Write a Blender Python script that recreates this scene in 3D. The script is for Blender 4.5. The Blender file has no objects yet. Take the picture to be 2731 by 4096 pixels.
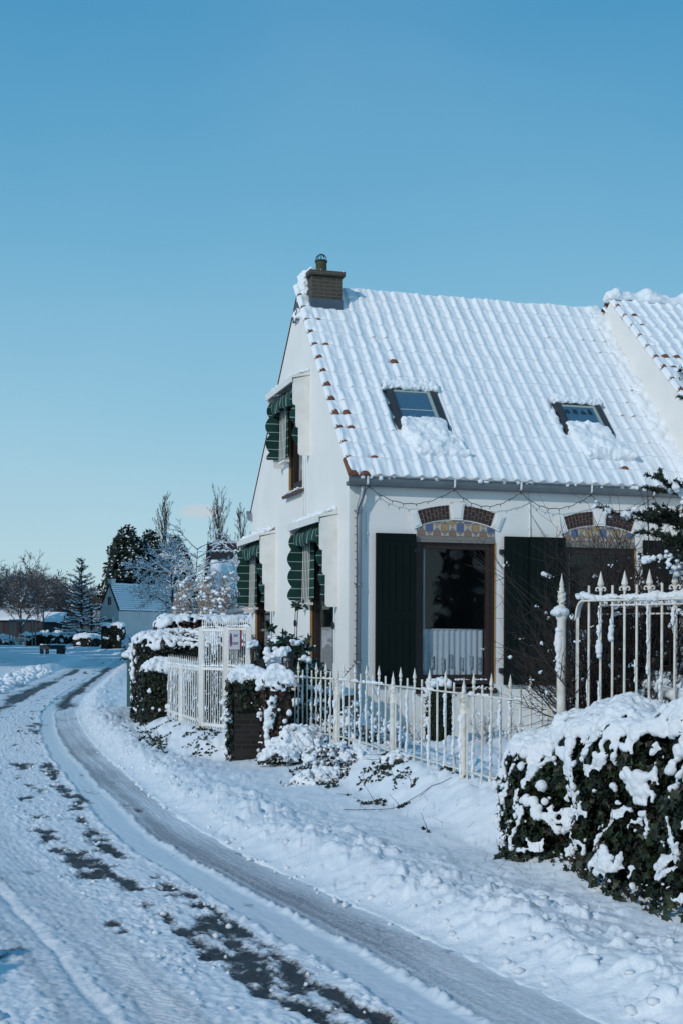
import bpy, math, random
import numpy as np
from mathutils import Vector, Matrix
from mathutils.geometry import tessellate_polygon

sc = bpy.context.scene
col = sc.collection
RNG = np.random.default_rng(7)
random.seed(7)
pi = math.pi
sin, cos = math.sin, math.cos
V = lambda *a: np.array(a, float)

# ------------------------------------------------------------------ numpy noise
def _h(ix, iy, iz, seed):
    n = (ix.astype(np.int64) * 374761393 + iy.astype(np.int64) * 668265263 + iz.astype(np.int64) * 2147483647 + seed * 974634541) & 0xFFFFFFFF
    n = ((n ^ (n >> 13)) * 1274126177) & 0xFFFFFFFF
    n = ((n ^ (n >> 16)) * 2246822519) & 0xFFFFFFFF
    return ((n ^ (n >> 15)) & 0xFFFFFF) / float(0xFFFFFF)
def vn(x, y, z=0.0, seed=0):
    x, y, z = np.broadcast_arrays(np.asarray(x, float), np.asarray(y, float), np.asarray(z, float))
    fx, fy, fz = np.floor(x), np.floor(y), np.floor(z)
    ux, uy, uz = x - fx, y - fy, z - fz
    ux, uy, uz = [t * t * (3 - 2 * t) for t in (ux, uy, uz)]
    r = 0
    for dx in (0, 1):
        for dy in (0, 1):
            for dz in ((0, 1) if np.any(uz) else (0,)):
                w = (ux if dx else 1 - ux) * (uy if dy else 1 - uy) * (uz if dz else 1 - uz)
                r = r + w * _h(fx + dx, fy + dy, fz + dz, seed)
    return r * 2 - 1
def fbm(x, y, z=0.0, oct=4, seed=0, gain=.5):
    r, a, f = 0, 1.0, 1.0
    for i in range(oct):
        r = r + a * vn(np.asarray(x) * f + i * 17.3, np.asarray(y) * f + i * 9.1, np.asarray(z) * f, seed + i)
        a *= gain; f *= 2.03
    return r
def sst(a, b, x):
    t = np.clip((np.asarray(x, float) - a) / (b - a), 0, 1)
    return t * t * (3 - 2 * t)

# ------------------------------------------------------------------ mesh builder
class MB:
    def __init__(s): s.v = []; s.f = []; s.n = 0; s.attr = {}
    def add(s, v, f, mi=0):
        v = np.asarray(v, float).reshape(-1, 3)
        s.v.append(v)
        if isinstance(f, np.ndarray):
            s.f.append((f + s.n, mi))
        else:
            by = {}
            for q in f: by.setdefault(len(q), []).append(q)
            for k, qs in by.items(): s.f.append((np.array(qs, int) + s.n, mi))
        s.n += len(v)
        return s
    def box(s, x0, x1, y0, y1, z0, z1, mi=0):
        v = [(x, y, z) for z in (z0, z1) for y in (y0, y1) for x in (x0, x1)]
        return s.add(v, [(0, 2, 3, 1), (4, 5, 7, 6), (0, 1, 5, 4), (2, 6, 7, 3), (0, 4, 6, 2), (1, 3, 7, 5)], mi)
    def bar(s, p, q, w, h, mi=0):                     # square bar from p to q
        p, q = V(*p), V(*q); d = q - p; d /= np.linalg.norm(d)
        u = np.cross(d, (0, 0, 1)); u = u / np.linalg.norm(u) if np.linalg.norm(u) > 1e-4 else V(1, 0, 0)
        n = np.cross(u, d)
        v = [c + a * w / 2 * u + b * h / 2 * n for c in (p, q) for a, b in ((-1, -1), (1, -1), (1, 1), (-1, 1))]
        return s.add(v, [(0, 1, 2, 3), (7, 6, 5, 4), (0, 4, 5, 1), (1, 5, 6, 2), (2, 6, 7, 3), (3, 7, 4, 0)], mi)
    def prism(s, poly, axis, a0, a1, mi=0):           # polygon in the two other axes, extruded along axis
        n = len(poly); o = [i for i in range(3) if i != axis]
        v = np.zeros((2 * n, 3))
        for k, t in enumerate((a0, a1)):
            v[k * n:(k + 1) * n, axis] = t
            v[k * n:(k + 1) * n, o[0]] = [p[0] for p in poly]; v[k * n:(k + 1) * n, o[1]] = [p[1] for p in poly]
        return s.add(v, [tuple(range(n)), tuple(range(2 * n - 1, n - 1, -1))] + [(i, i + n, (i + 1) % n + n, (i + 1) % n) for i in range(n)], mi)
    def grid(s, P, mi=0, closed=False):               # P (n,m,3)
        n, m = P.shape[:2]
        i = np.arange(n - 1)[:, None] * m + np.arange(m - 1)[None]
        if closed:
            i = np.arange(n - 1)[:, None] * m + np.arange(m)[None]
            j = np.arange(n - 1)[:, None] * m + (np.arange(m)[None] + 1) % m
        else: j = i + 1
        f = np.stack([i, j, j + m, i + m], -1).reshape(-1, 4)
        return s.add(P.reshape(-1, 3), f, mi)
    def lathe(s, prof, c=(0, 0, 0), n=10, mi=0):
        a = np.arange(n) / n * 2 * pi
        P = np.array([[(c[0] + r * cos(t), c[1] + r * sin(t), c[2] + z) for t in a] for r, z in prof])
        return s.grid(P, mi, True)
    def tube(s, pts, r, n=6, mi=0):
        pts = np.asarray(pts, float); k = len(pts); r = np.broadcast_to(np.asarray(r, float), (k,))
        d = np.gradient(pts, axis=0); d /= np.linalg.norm(d, axis=1)[:, None] + 1e-12
        ref = np.where(np.abs(d[:, 2:3]) > .9, V(1, 0, 0), V(0, 0, 1))
        if np.abs(d[:, 2]).max() > .9: ref = np.tile(V(.83, .55, .02), (k, 1))
        u = np.cross(d, ref); u /= np.linalg.norm(u, axis=1)[:, None] + 1e-12
        w = np.cross(d, u)
        a = np.arange(n) / n * 2 * pi
        P = pts[:, None] + r[:, None, None] * (np.cos(a)[None, :, None] * u[:, None] + np.sin(a)[None, :, None] * w[:, None])
        s.grid(P, mi, True)
        b = s.n - k * n
        s.f.append((np.array([list(range(b + n - 1, b - 1, -1))]), mi)); s.f.append((np.array([list(range(s.n - n, s.n))]), mi))
        return s
    def segs(s, A, B, ra, rb, k=4, mi=0):             # many tapered segments
        A, B = np.asarray(A, float), np.asarray(B, float); n = len(A)
        d = B - A; d /= np.linalg.norm(d, axis=1)[:, None] + 1e-12
        u = np.cross(d, V(.37, .61, .29)); u /= np.linalg.norm(u, axis=1)[:, None] + 1e-12
        w = np.cross(d, u); a = np.arange(k) / k * 2 * pi
        ring = np.cos(a)[None, :, None] * u[:, None] + np.sin(a)[None, :, None] * w[:, None]
        P = np.stack([A[:, None] + ring * np.asarray(ra)[:, None, None], B[:, None] + ring * np.asarray(rb)[:, None, None]], 1)
        base = np.arange(n)[:, None] * 2 * k; i = np.arange(k)[None]; j = (i + 1) % k
        f = np.stack([base + i, base + j, base + k + j, base + k + i], -1).reshape(-1, 4)
        return s.add(P.reshape(-1, 3), f, mi)
    def leaves(s, P, N, size, shape, rng, flop=.5, mi=0, up=None):
        # leaf-shaped polygons (shape: k x 2 outline, tip towards +y) at P facing N
        P, N = np.asarray(P, float), np.asarray(N, float); n = len(P)
        if n == 0: return s
        N = N + rng.normal(0, flop, (n, 3)); N /= np.linalg.norm(N, axis=1)[:, None]
        t = (np.tile(V(0, 0, -1), (n, 1)) if up is None else np.asarray(up, float)) + rng.normal(0, .5, (n, 3))
        t -= (t * N).sum(1)[:, None] * N; t /= np.linalg.norm(t, axis=1)[:, None] + 1e-9
        b = np.cross(N, t); sh = np.asarray(shape, float); k = len(sh)
        size = np.broadcast_to(size, (n,))
        Q = P[:, None] + size[:, None, None] * (sh[None, :, 0:1] * b[:, None] + sh[None, :, 1:2] * t[:, None] - (sh[None, :, 0:1] ** 2 * .5) * N[:, None])
        return s.add(Q.reshape(-1, 3), np.arange(n * k).reshape(n, k), mi)
    def ico(s, C, R, squash=1.0, mi=0, lvl=1, rng=None, jit=0.0):
        v, f = ICO[lvl]; C = np.asarray(C, float).reshape(-1, 3); n = len(C); R = np.broadcast_to(R, (n,))
        sq = np.ones((n, 1, 3)); sq[:, :, 2] = np.broadcast_to(squash, (n,))[:, None]
        vv = np.tile(v[None], (n, 1, 1))
        if jit and rng is not None:
            o = rng.uniform(0, 90, (n, 1, 3)); q = vv * 1.7 + o; vv = vv * (1 + 3.2 * jit * fbm(q[..., 0], q[..., 1], q[..., 2], 2, 3))[..., None] * rng.uniform(.75, 1.25, (n, 1, 3))
        P = C[:, None] + vv * R[:, None, None] * sq
        F = (np.arange(n)[:, None, None] * len(v) + f[None]).reshape(-1, 3)
        return s.add(P.reshape(-1, 3), F, mi)
    def mesh(s, name, mats, smooth=True):
        me = bpy.data.meshes.new(name)
        v = np.concatenate(s.v) if s.v else np.zeros((0, 3))
        loops = np.concatenate([f.reshape(-1) for f, _ in s.f]); lens = np.concatenate([np.full(len(f), f.shape[1]) for f, _ in s.f])
        mi = np.concatenate([np.full(len(f), m) for f, m in s.f])
        me.vertices.add(len(v)); me.vertices.foreach_set('co', v.astype(np.float32).ravel())
        me.loops.add(len(loops)); me.loops.foreach_set('vertex_index', loops.astype(np.int32))
        me.polygons.add(len(lens)); me.polygons.foreach_set('loop_start', (np.cumsum(lens) - lens).astype(np.int32))
        me.polygons.foreach_set('material_index', mi.astype(np.int32))
        me.polygons.foreach_set('use_smooth', np.full(len(lens), bool(smooth)))
        for m in (mats if isinstance(mats, (list, tuple)) else [mats]): me.materials.append(m)
        for k, a in s.attr.items():
            at = me.attributes.new(k, 'FLOAT', 'POINT'); at.data.foreach_set('value', np.asarray(a, np.float32))
        me.update(calc_edges=True)
        return me
    def build(s, name, mats, parent=None, smooth=False):
        o = bpy.data.objects.new(name, s.mesh(name, mats, smooth)); col.objects.link(o)
        if parent is not None: o.parent = parent
        return o
def _ico(l):
    import bmesh
    bm = bmesh.new(); bmesh.ops.create_icosphere(bm, subdivisions=l, radius=1)
    v = np.array([x.co[:] for x in bm.verts]); f = np.array([[x.index for x in q.verts] for q in bm.faces]); bm.free()
    return v, f
ICO = {1: _ico(1), 2: _ico(2), 3: _ico(3)}

def root(name, label, cat, loc=(0, 0, 0), rz=0.0, group=None):
    o = bpy.data.objects.new(name, None); col.objects.link(o); o.location = loc; o.rotation_euler = (0, 0, rz)
    o.empty_display_size = .2
    return tag(o, label, cat, group)
def tag(o, label=None, cat=None, group=None, kind=None):
    for k, v in (('label', label), ('category', cat), ('group', group), ('kind', kind)):
        if v: o[k] = v
    return o
def lumps(name, C, R, voxel, mat, parent=None, squash=.8, smooth=3, noise=.25, nf=None):
    """Fused snow: a union of balls, voxel-remeshed, relaxed and roughened."""
    C = np.asarray(C, float).reshape(-1, 3); R = np.broadcast_to(np.asarray(R, float), (len(C),))
    m = MB().ico(C, R, squash, lvl=1)
    o = m.build(name, mat, parent, True)
    r = o.modifiers.new('r', 'REMESH'); r.mode = 'VOXEL'; r.voxel_size = voxel; r.adaptivity = 0
    s = o.modifiers.new('s', 'SMOOTH'); s.iterations = smooth; s.factor = .5
    dg = bpy.context.evaluated_depsgraph_get()
    me = bpy.data.meshes.new_from_object(o.evaluated_get(dg))
    o.modifiers.clear(); old = o.data; o.data = me; bpy.data.meshes.remove(old); me.name = name
    n = len(me.vertices)
    if n == 0: return o
    co = np.zeros(n * 3, np.float32); me.vertices.foreach_get('co', co); co = co.reshape(-1, 3).astype(float)
    no = np.zeros(n * 3, np.float32); me.vertex_normals.foreach_get('vector', no); no = no.reshape(-1, 3)
    f = nf or .22 / voxel
    co += no * (fbm(co[:, 0] * f, co[:, 1] * f, co[:, 2] * f, 3, 5) * voxel * 4 * noise + fbm(co[:, 0] * f * .3, co[:, 1] * f * .3, co[:, 2] * f * .3, 2, 9) * voxel * 1.6)[:, None]
    me.vertices.foreach_set('co', co.astype(np.float32).ravel())
    me.polygons.foreach_set('use_smooth', np.full(len(me.polygons), True))
    if not me.materials: me.materials.append(mat)
    me.update()
    return o

# ------------------------------------------------------------------ materials
def M(name, base, rough=.7, metal=0.0, spec=.4, bump=None, var=None, extra=None, island=None, coat=0):
    """bump=(scale, strength, distance); var=(scale, colour2, amount); island=colour list picked per loose piece"""
    m = bpy.data.materials.new(name); m.use_nodes = True
    nt = m.node_tree; N = nt.nodes; L = nt.links; b = N['Principled BSDF']
    b.inputs['Base Color'].default_value = (*base, 1); b.inputs['Roughness'].default_value = rough
    b.inputs['Metallic'].default_value = metal; b.inputs['Specular IOR Level'].default_value = spec
    if coat: b.inputs['Coat Weight'].default_value = coat
    tc = N.new('ShaderNodeTexCoord'); c = None
    if island:
        g = N.new('ShaderNodeNewGeometry'); r = N.new('ShaderNodeValToRGB'); L.new(g.outputs['Random Per Island'], r.inputs[0])
        while len(r.color_ramp.elements) < len(island): r.color_ramp.elements.new(.5)
        for i, cc in enumerate(island):
            r.color_ramp.elements[i].position = i / (len(island) - 1); r.color_ramp.elements[i].color = (*cc, 1)
        c = r.outputs[0]
    if var:
        n = N.new('ShaderNodeTexNoise'); n.inputs['Scale'].default_value = var[0]; n.inputs['Detail'].default_value = 6
        L.new(tc.outputs['Object'], n.inputs['Vector'])
        r = N.new('ShaderNodeMapRange'); r.inputs[1].default_value = .38; r.inputs[2].default_value = .68; r.inputs[4].default_value = var[2]
        L.new(n.outputs[0], r.inputs[0])
        x = N.new('ShaderNodeMix'); x.data_type = 'RGBA'; L.new(r.outputs[0], x.inputs[0])
        x.inputs[6].default_value = (*base, 1); x.inputs[7].default_value = (*var[1], 1)
        if c: L.new(c, x.inputs[6])
        c = x.outputs[2]
    if c: L.new(c, b.inputs['Base Color'])
    if bump:
        n = N.new('ShaderNodeTexNoise'); n.inputs['Scale'].default_value = bump[0]; n.inputs['Detail'].default_value = 5
        n.inputs['Roughness'].default_value = .65
        L.new(tc.outputs['Object'], n.inputs['Vector'])
        k = N.new('ShaderNodeBump'); k.inputs['Strength'].default_value = bump[1]; k.inputs['Distance'].default_value = bump[2]
        L.new(n.outputs[0], k.inputs['Height']); L.new(k.outputs[0], b.inputs['Normal'])
    if extra: extra(nt, N, L, b, tc)
    return m
def mixc(N, L, fac, a, b):
    x = N.new('ShaderNodeMix'); x.data_type = 'RGBA'
    for i, s in ((0, fac), (6, a), (7, b)):
        if hasattr(s, 'links'): L.new(s, x.inputs[i])
        else: x.inputs[i].default_value = s if i == 0 else (*s, 1)
    return x.outputs[2]
def math_(N, L, op, a, b=None, c=None, clamp=False):
    n = N.new('ShaderNodeMath'); n.operation = op; n.use_clamp = clamp
    for i, s in enumerate((a, b, c)):
        if s is None: continue
        if hasattr(s, 'links'): L.new(s, n.inputs[i])
        else: n.inputs[i].default_value = s
    return n.outputs[0]
SNOWC = (.84, .87, .90)
snow = M('snow', SNOWC, .65, spec=.25, bump=(70, .7, .014), var=(3, (.78, .82, .87), .5))
snow_far = M('snow_far', SNOWC, .7, spec=.2, bump=(6, .4, .05))
snow_roof = M('snow_roof', SNOWC, .65, spec=.25, bump=(38, .55, .016), var=(2, (.80, .84, .88), .5))
snow_gnd = M('snow_ground', SNOWC, .6, spec=.25, bump=(45, .55, .012), var=(1.2, (.76, .80, .86), .6))
def snow_on(nt, N, L, b, tc, thr=.25, wid=.3, sc=9):
    g = N.new('ShaderNodeNewGeometry'); s = N.new('ShaderNodeSeparateXYZ'); L.new(g.outputs['Normal'], s.inputs[0])
    n = N.new('ShaderNodeTexNoise'); n.inputs['Scale'].default_value = sc; L.new(tc.outputs['Object'], n.inputs['Vector'])
    a = math_(N, L, 'ADD', s.outputs[2], math_(N, L, 'MULTIPLY_ADD', n.outputs[0], .9, -.45))
    r = N.new('ShaderNodeMapRange'); r.inputs[1].default_value = thr; r.inputs[2].default_value = thr + wid; L.new(a, r.inputs[0])
    src = b.inputs['Base Color'].links[0].from_socket if b.inputs['Base Color'].links else tuple(b.inputs['Base Color'].default_value)[:3]
    L.new(mixc(N, L, r.outputs[0], src, SNOWC), b.inputs['Base Color'])
def stains(nt, N, L, b, tc):                        # green-grey splash band at the foot of the wall, thin run-off streaks
    s = N.new('ShaderNodeSeparateXYZ'); L.new(tc.outputs['Object'], s.inputs[0])
    def noise(sx, sz, sc):
        c = N.new('ShaderNodeCombineXYZ'); L.new(math_(N, L, 'MULTIPLY', math_(N, L, 'ADD', s.outputs[0], s.outputs[1]), sx), c.inputs[0]); L.new(math_(N, L, 'MULTIPLY', s.outputs[2], sz), c.inputs[1])
        n = N.new('ShaderNodeTexNoise'); n.inputs['Scale'].default_value = sc; n.inputs['Detail'].default_value = 6; L.new(c.outputs[0], n.inputs['Vector']); return n.outputs[0]
    foot = N.new('ShaderNodeMapRange'); foot.inputs[1].default_value = 1.0; foot.inputs[2].default_value = 0.0; L.new(s.outputs[2], foot.inputs[0])
    f1 = math_(N, L, 'MULTIPLY', foot.outputs[0], math_(N, L, 'MULTIPLY_ADD', noise(1, 1, 5), 2.2, -.7, True), clamp=True)
    f2 = math_(N, L, 'MULTIPLY_ADD', noise(7, .35, 2.2), 4.0, -2.35, True)
    src = b.inputs['Base Color'].links[0].from_socket
    c = mixc(N, L, math_(N, L, 'MULTIPLY', f1, .55), src, (.36, .37, .32)); L.new(mixc(N, L, math_(N, L, 'MULTIPLY', f2, .20), c, (.52, .51, .48)), b.inputs['Base Color'])
plaster = M('white_plaster', (.80, .785, .76), .85, spec=.2, bump=(70, .4, .007), var=(1.6, (.70, .69, .66), .45), extra=lambda *a: stains(*a))
plaster_far = M('far_plaster', (.62, .62, .60), .9, var=(1, (.5, .5, .5), .5))
white_paint = M('white_paint', (.78, .77, .74), .5, bump=(20, .1, .004), var=(6, (.62, .6, .55), .5))
white_iron = M('white_iron', (.76, .745, .70), .55, bump=(60, .3, .003), var=(14, (.50, .40, .28), .55))
zinc = M('zinc', (.26, .29, .31), .5, metal=.6, bump=(12, .1, .004), var=(5, (.36, .39, .41), .6))
lead = M('lead', (.055, .08, .11), .6, metal=.1, bump=(9, .2, .01), var=(6, (.10, .13, .17), .6))
terra = M('terracotta', (.20, .075, .045), .8, bump=(60, .3, .005), var=(7, (.10, .055, .04), .7))
frame_br = M('brown_frame', (.026, .014, .011), .45, bump=(30, .1, .002), var=(4, (.038, .021, .017), .6))
sealant = M('sealant', (.42, .26, .11), .9, bump=(60, .5, .01))
shutter_m = M('shutter_green', (.0022, .006, .005), .5, spec=.15, bump=(40, .1, .001), var=(3, (.005, .011, .009), .5))
black_iron = M('black_iron', (.012, .012, .013), .5, bump=(60, .2, .002))
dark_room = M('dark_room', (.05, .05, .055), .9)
lace = M('lace_curtain', (.44, .48, .52), .9)
ochre = M('ochre_tile', (.34, .23, .12), .5); bluet = M('blue_tile', (.09, .12, .24), .5); beiget = M('beige_tile', (.42, .37, .32), .5)
greyt = M('grey_tile', (.20, .18, .16), .5); redt = M('red_tile', (.26, .14, .10), .5)
archbrick = M('arch_brick', (.045, .018, .013), .7, island=[(.04, .015, .012), (.06, .025, .017), (.03, .014, .012)], bump=(80, .4, .004))
mortar = M('pale_mortar', (.45, .40, .36), .9)
blind = M('blue_blind', (.06, .15, .24), .6, var=(3, (.08, .19, .28), .5))
alu = M('grey_cladding', (.05, .055, .06), .45, metal=.2)
bark = M('bark', (.055, .045, .038), .9, bump=(30, .4, .01))
bark_far = M('bark_far', (.085, .07, .062), .9)
twig_snow = M('twig_snow', (.06, .048, .042), .9, extra=lambda *a: snow_on(*a, .35, .3, 5))
wood_snow = M('woodland_twigs', (.095, .085, .083), .9, extra=lambda *a: snow_on(*a, .75, .4, 1.5))
twig = M('twig', (.030, .021, .018), .85)
ivy = M('ivy_leaf', (.012, .022, .012), .5, spec=.3, island=[(.006, .012, .007), (.012, .022, .011), (.018, .033, .014), (.009, .016, .011), (.028, .044, .018), (.012, .020, .010), (.040, .024, .014)])
laurel = M('laurel_leaf', (.014, .034, .016), .4, spec=.4, island=[(.008, .02, .011), (.015, .038, .016), (.03, .05, .02)])
yewm = M('yew_needle', (.012, .024, .016), .6, island=[(.009, .018, .012), (.016, .032, .020), (.024, .040, .022)])
conif = M('conifer_needle', (.010, .02, .013), .8, island=[(.006, .013, .009), (.011, .023, .014), (.018, .032, .016)])
conif_snow = M('snowy_conifer', (.012, .02, .015), .8, island=[(.008, .015, .011), (.013, .024, .016), (.02, .03, .018)], extra=lambda *a: snow_on(*a, .62, .3, 3))
beech = M('beech_leaf', (.06, .03, .02), .8, island=[(.03, .018, .014), (.075, .036, .024), (.045, .028, .018)])
hedge_d = M('hedge_leaf', (.012, .018, .012), .8, island=[(.008, .012, .009), (.016, .022, .013), (.022, .02, .013)], extra=lambda *a: snow_on(*a, .70, .25, 4))
core = M('hedge_core', (.006, .008, .006), 1.0)
pampas = M('pampas_plume', (.34, .25, .19), .9, island=[(.26, .19, .14), (.40, .31, .25), (.33, .25, .19)], extra=lambda *a: snow_on(*a, .6, .3, 2))
darkwood = M('dark_wood', (.03, .026, .024), .8, bump=(8, .3, .01))
greywood = M('weathered_wood', (.055, .058, .055), .85, bump=(14, .4, .01), var=(5, (.05, .06, .055), .7))
teal = M('teal_cabinet', (.05, .13, .12), .5)
def brickmat(name, c1, c2, mo, scale, moss):
    def ex(nt, N, L, b, tc):
        s = N.new('ShaderNodeSeparateXYZ'); L.new(tc.outputs['Object'], s.inputs[0])
        c = N.new('ShaderNodeCombineXYZ'); L.new(math_(N, L, 'ADD', s.outputs[0], s.outputs[1]), c.inputs[0]); L.new(s.outputs[2], c.inputs[1])
        t = N.new('ShaderNodeTexBrick'); L.new(c.outputs[0], t.inputs['Vector'])
        t.inputs['Color1'].default_value = (*c1, 1); t.inputs['Color2'].default_value = (*c2, 1); t.inputs['Mortar'].default_value = (*mo, 1)
        t.inputs['Scale'].default_value = 1; t.inputs['Mortar Size'].default_value = .007; t.inputs['Brick Width'].default_value = .21 * scale; t.inputs['Row Height'].default_value = .062 * scale
        n = N.new('ShaderNodeTexNoise'); n.inputs['Scale'].default_value = 7; n.inputs['Detail'].default_value = 5; L.new(tc.outputs['Object'], n.inputs['Vector'])
        r = N.new('ShaderNodeMapRange'); r.inputs[1].default_value = .45; r.inputs[2].default_value = .7; r.inputs[4].default_value = .75; L.new(n.outputs[0], r.inputs[0])
        L.new(mixc(N, L, r.outputs[0], t.outputs[0], moss), b.inputs['Base Color'])
        k = N.new('ShaderNodeBump'); k.inputs['Strength'].default_value = .6; k.inputs['Distance'].default_value = .01; k.invert = True
        L.new(t.outputs['Fac'], k.inputs['Height']); L.new(k.outputs[0], b.inputs['Normal'])
    return M(name, c1, .9, extra=ex)
chim_brick = brickmat('chimney_brick', (.070, .056, .047), (.048, .041, .036), (.11, .10, .085), 1.0, (.075, .08, .045))
pier_brick = brickmat('pier_brick', (.030, .024, .021), (.010, .0095, .009), (.034, .031, .029), 1.0, (.015, .019, .010))
def stripes(name, base, stripe, axis, period, frac):
    def ex(nt, N, L, b, tc):
        s = N.new('ShaderNodeSeparateXYZ'); L.new(tc.outputs['Object'], s.inputs[0])
        f = math_(N, L, 'FRACT', math_(N, L, 'DIVIDE', s.outputs[axis], period))
        L.new(mixc(N, L, math_(N, L, 'LESS_THAN', f, frac), base, stripe), b.inputs['Base Color'])
    return M(name, base, .85, extra=ex)
GRN = (.004, .042, .034)
flap_m = stripes('striped_flap', GRN, (.30, .39, .37), 2, .145, .085)
roll_m = stripes('striped_roll', GRN, (.32, .40, .38), 1, .155, .11)
def glassmat(name, tint, rough=.02):
    m = bpy.data.materials.new(name); m.use_nodes = True; nt = m.node_tree; N = nt.nodes; L = nt.links
    N.remove(N['Principled BSDF']); o = N['Material Output']
    t = N.new('ShaderNodeBsdfTransparent'); t.inputs[0].default_value = (*tint, 1)
    g = N.new('ShaderNodeBsdfGlossy'); g.inputs['Roughness'].default_value = rough
    w = N.new('ShaderNodeLayerWeight'); w.inputs[0].default_value = .5
    f = math_(N, L, 'MULTIPLY_ADD', math_(N, L, 'POWER', w.outputs['Facing'], 5), .94, .05)
    x = N.new('ShaderNodeMixShader'); L.new(f, x.inputs[0]); L.new(t.outputs[0], x.inputs[1]); L.new(g.outputs[0], x.inputs[2]); L.new(x.outputs[0], o.inputs[0])
    return m
glass = glassmat('window_glass', (.92, .95, .96)); lampglass = glassmat('lamp_glass', (.9, .92, .92))

# ------------------------------------------------------------------ camera model (a 47 mm lens, eye 1.65 m above the road)
F, TH, EYE = 3100.0, .005, 1.65
def at(u, v, Y):
    """World point seen at (u, v) of the 1568-wide photograph, Y metres ahead."""
    du, dv = u - 784, v - 1470
    return V((du + TH * dv) / F * Y, Y, EYE - (dv - TH * du) / F * Y)
cam = bpy.data.cameras.new('camera'); cam.sensor_fit = 'HORIZONTAL'; cam.sensor_width = 24; cam.lens = 24 * F / 1568
cam.shift_y = (1470 - 1176) / 1568; cam.clip_end = 6000
co = bpy.data.objects.new('camera', cam); col.objects.link(co)
co.matrix_world = Matrix.Translation((0, 0, EYE)) @ Matrix.Rotation(pi / 2, 4, 'X') @ Matrix.Rotation(TH, 4, 'Z')
sc.camera = co
# ------------------------------------------------------------------ sky and sun
EL = math.radians(27); AZ = math.atan2(-.62, -.78)
w = bpy.data.worlds.new('World'); sc.world = w; w.use_nodes = True
N = w.node_tree.nodes; L = w.node_tree.links; bg = N['Background']
sky = N.new('ShaderNodeTexSky'); sky.sky_type = 'NISHITA'; sky.sun_disc = False; sky.sun_elevation = EL; sky.sun_rotation = AZ % (2 * pi)
sky.air_density = 1.0; sky.dust_density = .3; sky.ozone_density = 1.0; sky.altitude = 0
# a cold winter gradient, deep at the zenith and pale at the horizon, blended with the physical sky
tcs = N.new('ShaderNodeTexCoord'); sz = N.new('ShaderNodeSeparateXYZ'); L.new(tcs.outputs['Generated'], sz.inputs[0])
rp_ = N.new('ShaderNodeValToRGB'); L.new(sz.outputs[2], rp_.inputs[0])
for i, (p, c) in enumerate([(0.0, (.50, .65, .70)), (.05, (.43, .625, .71)), (.16, (.275, .53, .69)), (.28, (.160, .42, .625)), (.42, (.074, .305, .535)), (1.0, (.035, .17, .36))]):
    while len(rp_.color_ramp.elements) <= i: rp_.color_ramp.elements.new(.5)
    rp_.color_ramp.elements[i].position = p; rp_.color_ramp.elements[i].color = (*c, 1)
mul = N.new('ShaderNodeMix'); mul.data_type = 'RGBA'; mul.blend_type = 'MULTIPLY'; mul.inputs[0].default_value = 1; L.new(rp_.outputs[0], mul.inputs[6]); mul.inputs[7].default_value = (10, 10, 10, 1)
hz = N.new('ShaderNodeTexNoise'); hz.inputs['Scale'].default_value = 3.5; hz.inputs['Detail'].default_value = 5; L.new(tcs.outputs['Generated'], hz.inputs['Vector'])
hv = N.new('ShaderNodeHueSaturation'); L.new(math_(N, L, 'MULTIPLY_ADD', hz.outputs[0], .10, .95), hv.inputs['Value']); L.new(math_(N, L, 'MULTIPLY_ADD', hz.outputs[0], -.16, 1.08), hv.inputs['Saturation']); L.new(mul.outputs[2], hv.inputs['Color'])
tint = N.new('ShaderNodeMix'); tint.data_type = 'RGBA'; tint.inputs[0].default_value = .06
L.new(hv.outputs[0], tint.inputs[6]); L.new(sky.outputs[0], tint.inputs[7])
# one faint low cloud, placed by direction
tc = N.new('ShaderNodeTexCoord'); s = N.new('ShaderNodeSeparateXYZ'); L.new(tc.outputs['Generated'], s.inputs[0])
gx = math_(N, L, 'DIVIDE', s.outputs[0], s.outputs[1]); gz = math_(N, L, 'DIVIDE', s.outputs[2], s.outputs[1])
ex = math_(N, L, 'DIVIDE', math_(N, L, 'ADD', gx, .1045), .022); ez = math_(N, L, 'DIVIDE', math_(N, L, 'SUBTRACT', gz, .0945), .0075)
n = N.new('ShaderNodeTexNoise'); n.inputs['Scale'].default_value = 45; n.inputs['Detail'].default_value = 6; L.new(tc.outputs['Generated'], n.inputs['Vector'])
d2 = math_(N, L, 'ADD', math_(N, L, 'MULTIPLY', ex, ex), math_(N, L, 'MULTIPLY', ez, ez))
cl = math_(N, L, 'MULTIPLY', math_(N, L, 'SUBTRACT', 1.25, math_(N, L, 'ADD', d2, math_(N, L, 'MULTIPLY', n.outputs[0], .9)), clamp=True), math_(N, L, 'GREATER_THAN', s.outputs[1], 0))
cl = math_(N, L, 'MULTIPLY', cl, .8)
L.new(mixc(N, L, cl, tint.outputs[2], (5.6, 5.7, 6.0)), bg.inputs[0])
bg.inputs[1].default_value = .10
sl = bpy.data.lights.new('sun', 'SUN'); sl.energy = 1.82; sl.angle = math.radians(.53); sl.color = (1, .95, .89)
so = bpy.data.objects.new('sun', sl); col.objects.link(so)
so.rotation_euler = Vector((.62 * cos(EL), .78 * cos(EL), -sin(EL))).to_track_quat('-Z', 'Y').to_euler()
sc.view_settings.view_transform = 'Standard'; sc.view_settings.look = 'None'; sc.view_settings.exposure = .06; sc.view_settings.gamma = 1
sc.cycles.max_bounces = 8; sc.cycles.diffuse_bounces = 5; sc.cycles.transparent_max_bounces = 8; sc.cycles.caustics_reflective = False; sc.cycles.caustics_refractive = False
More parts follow.
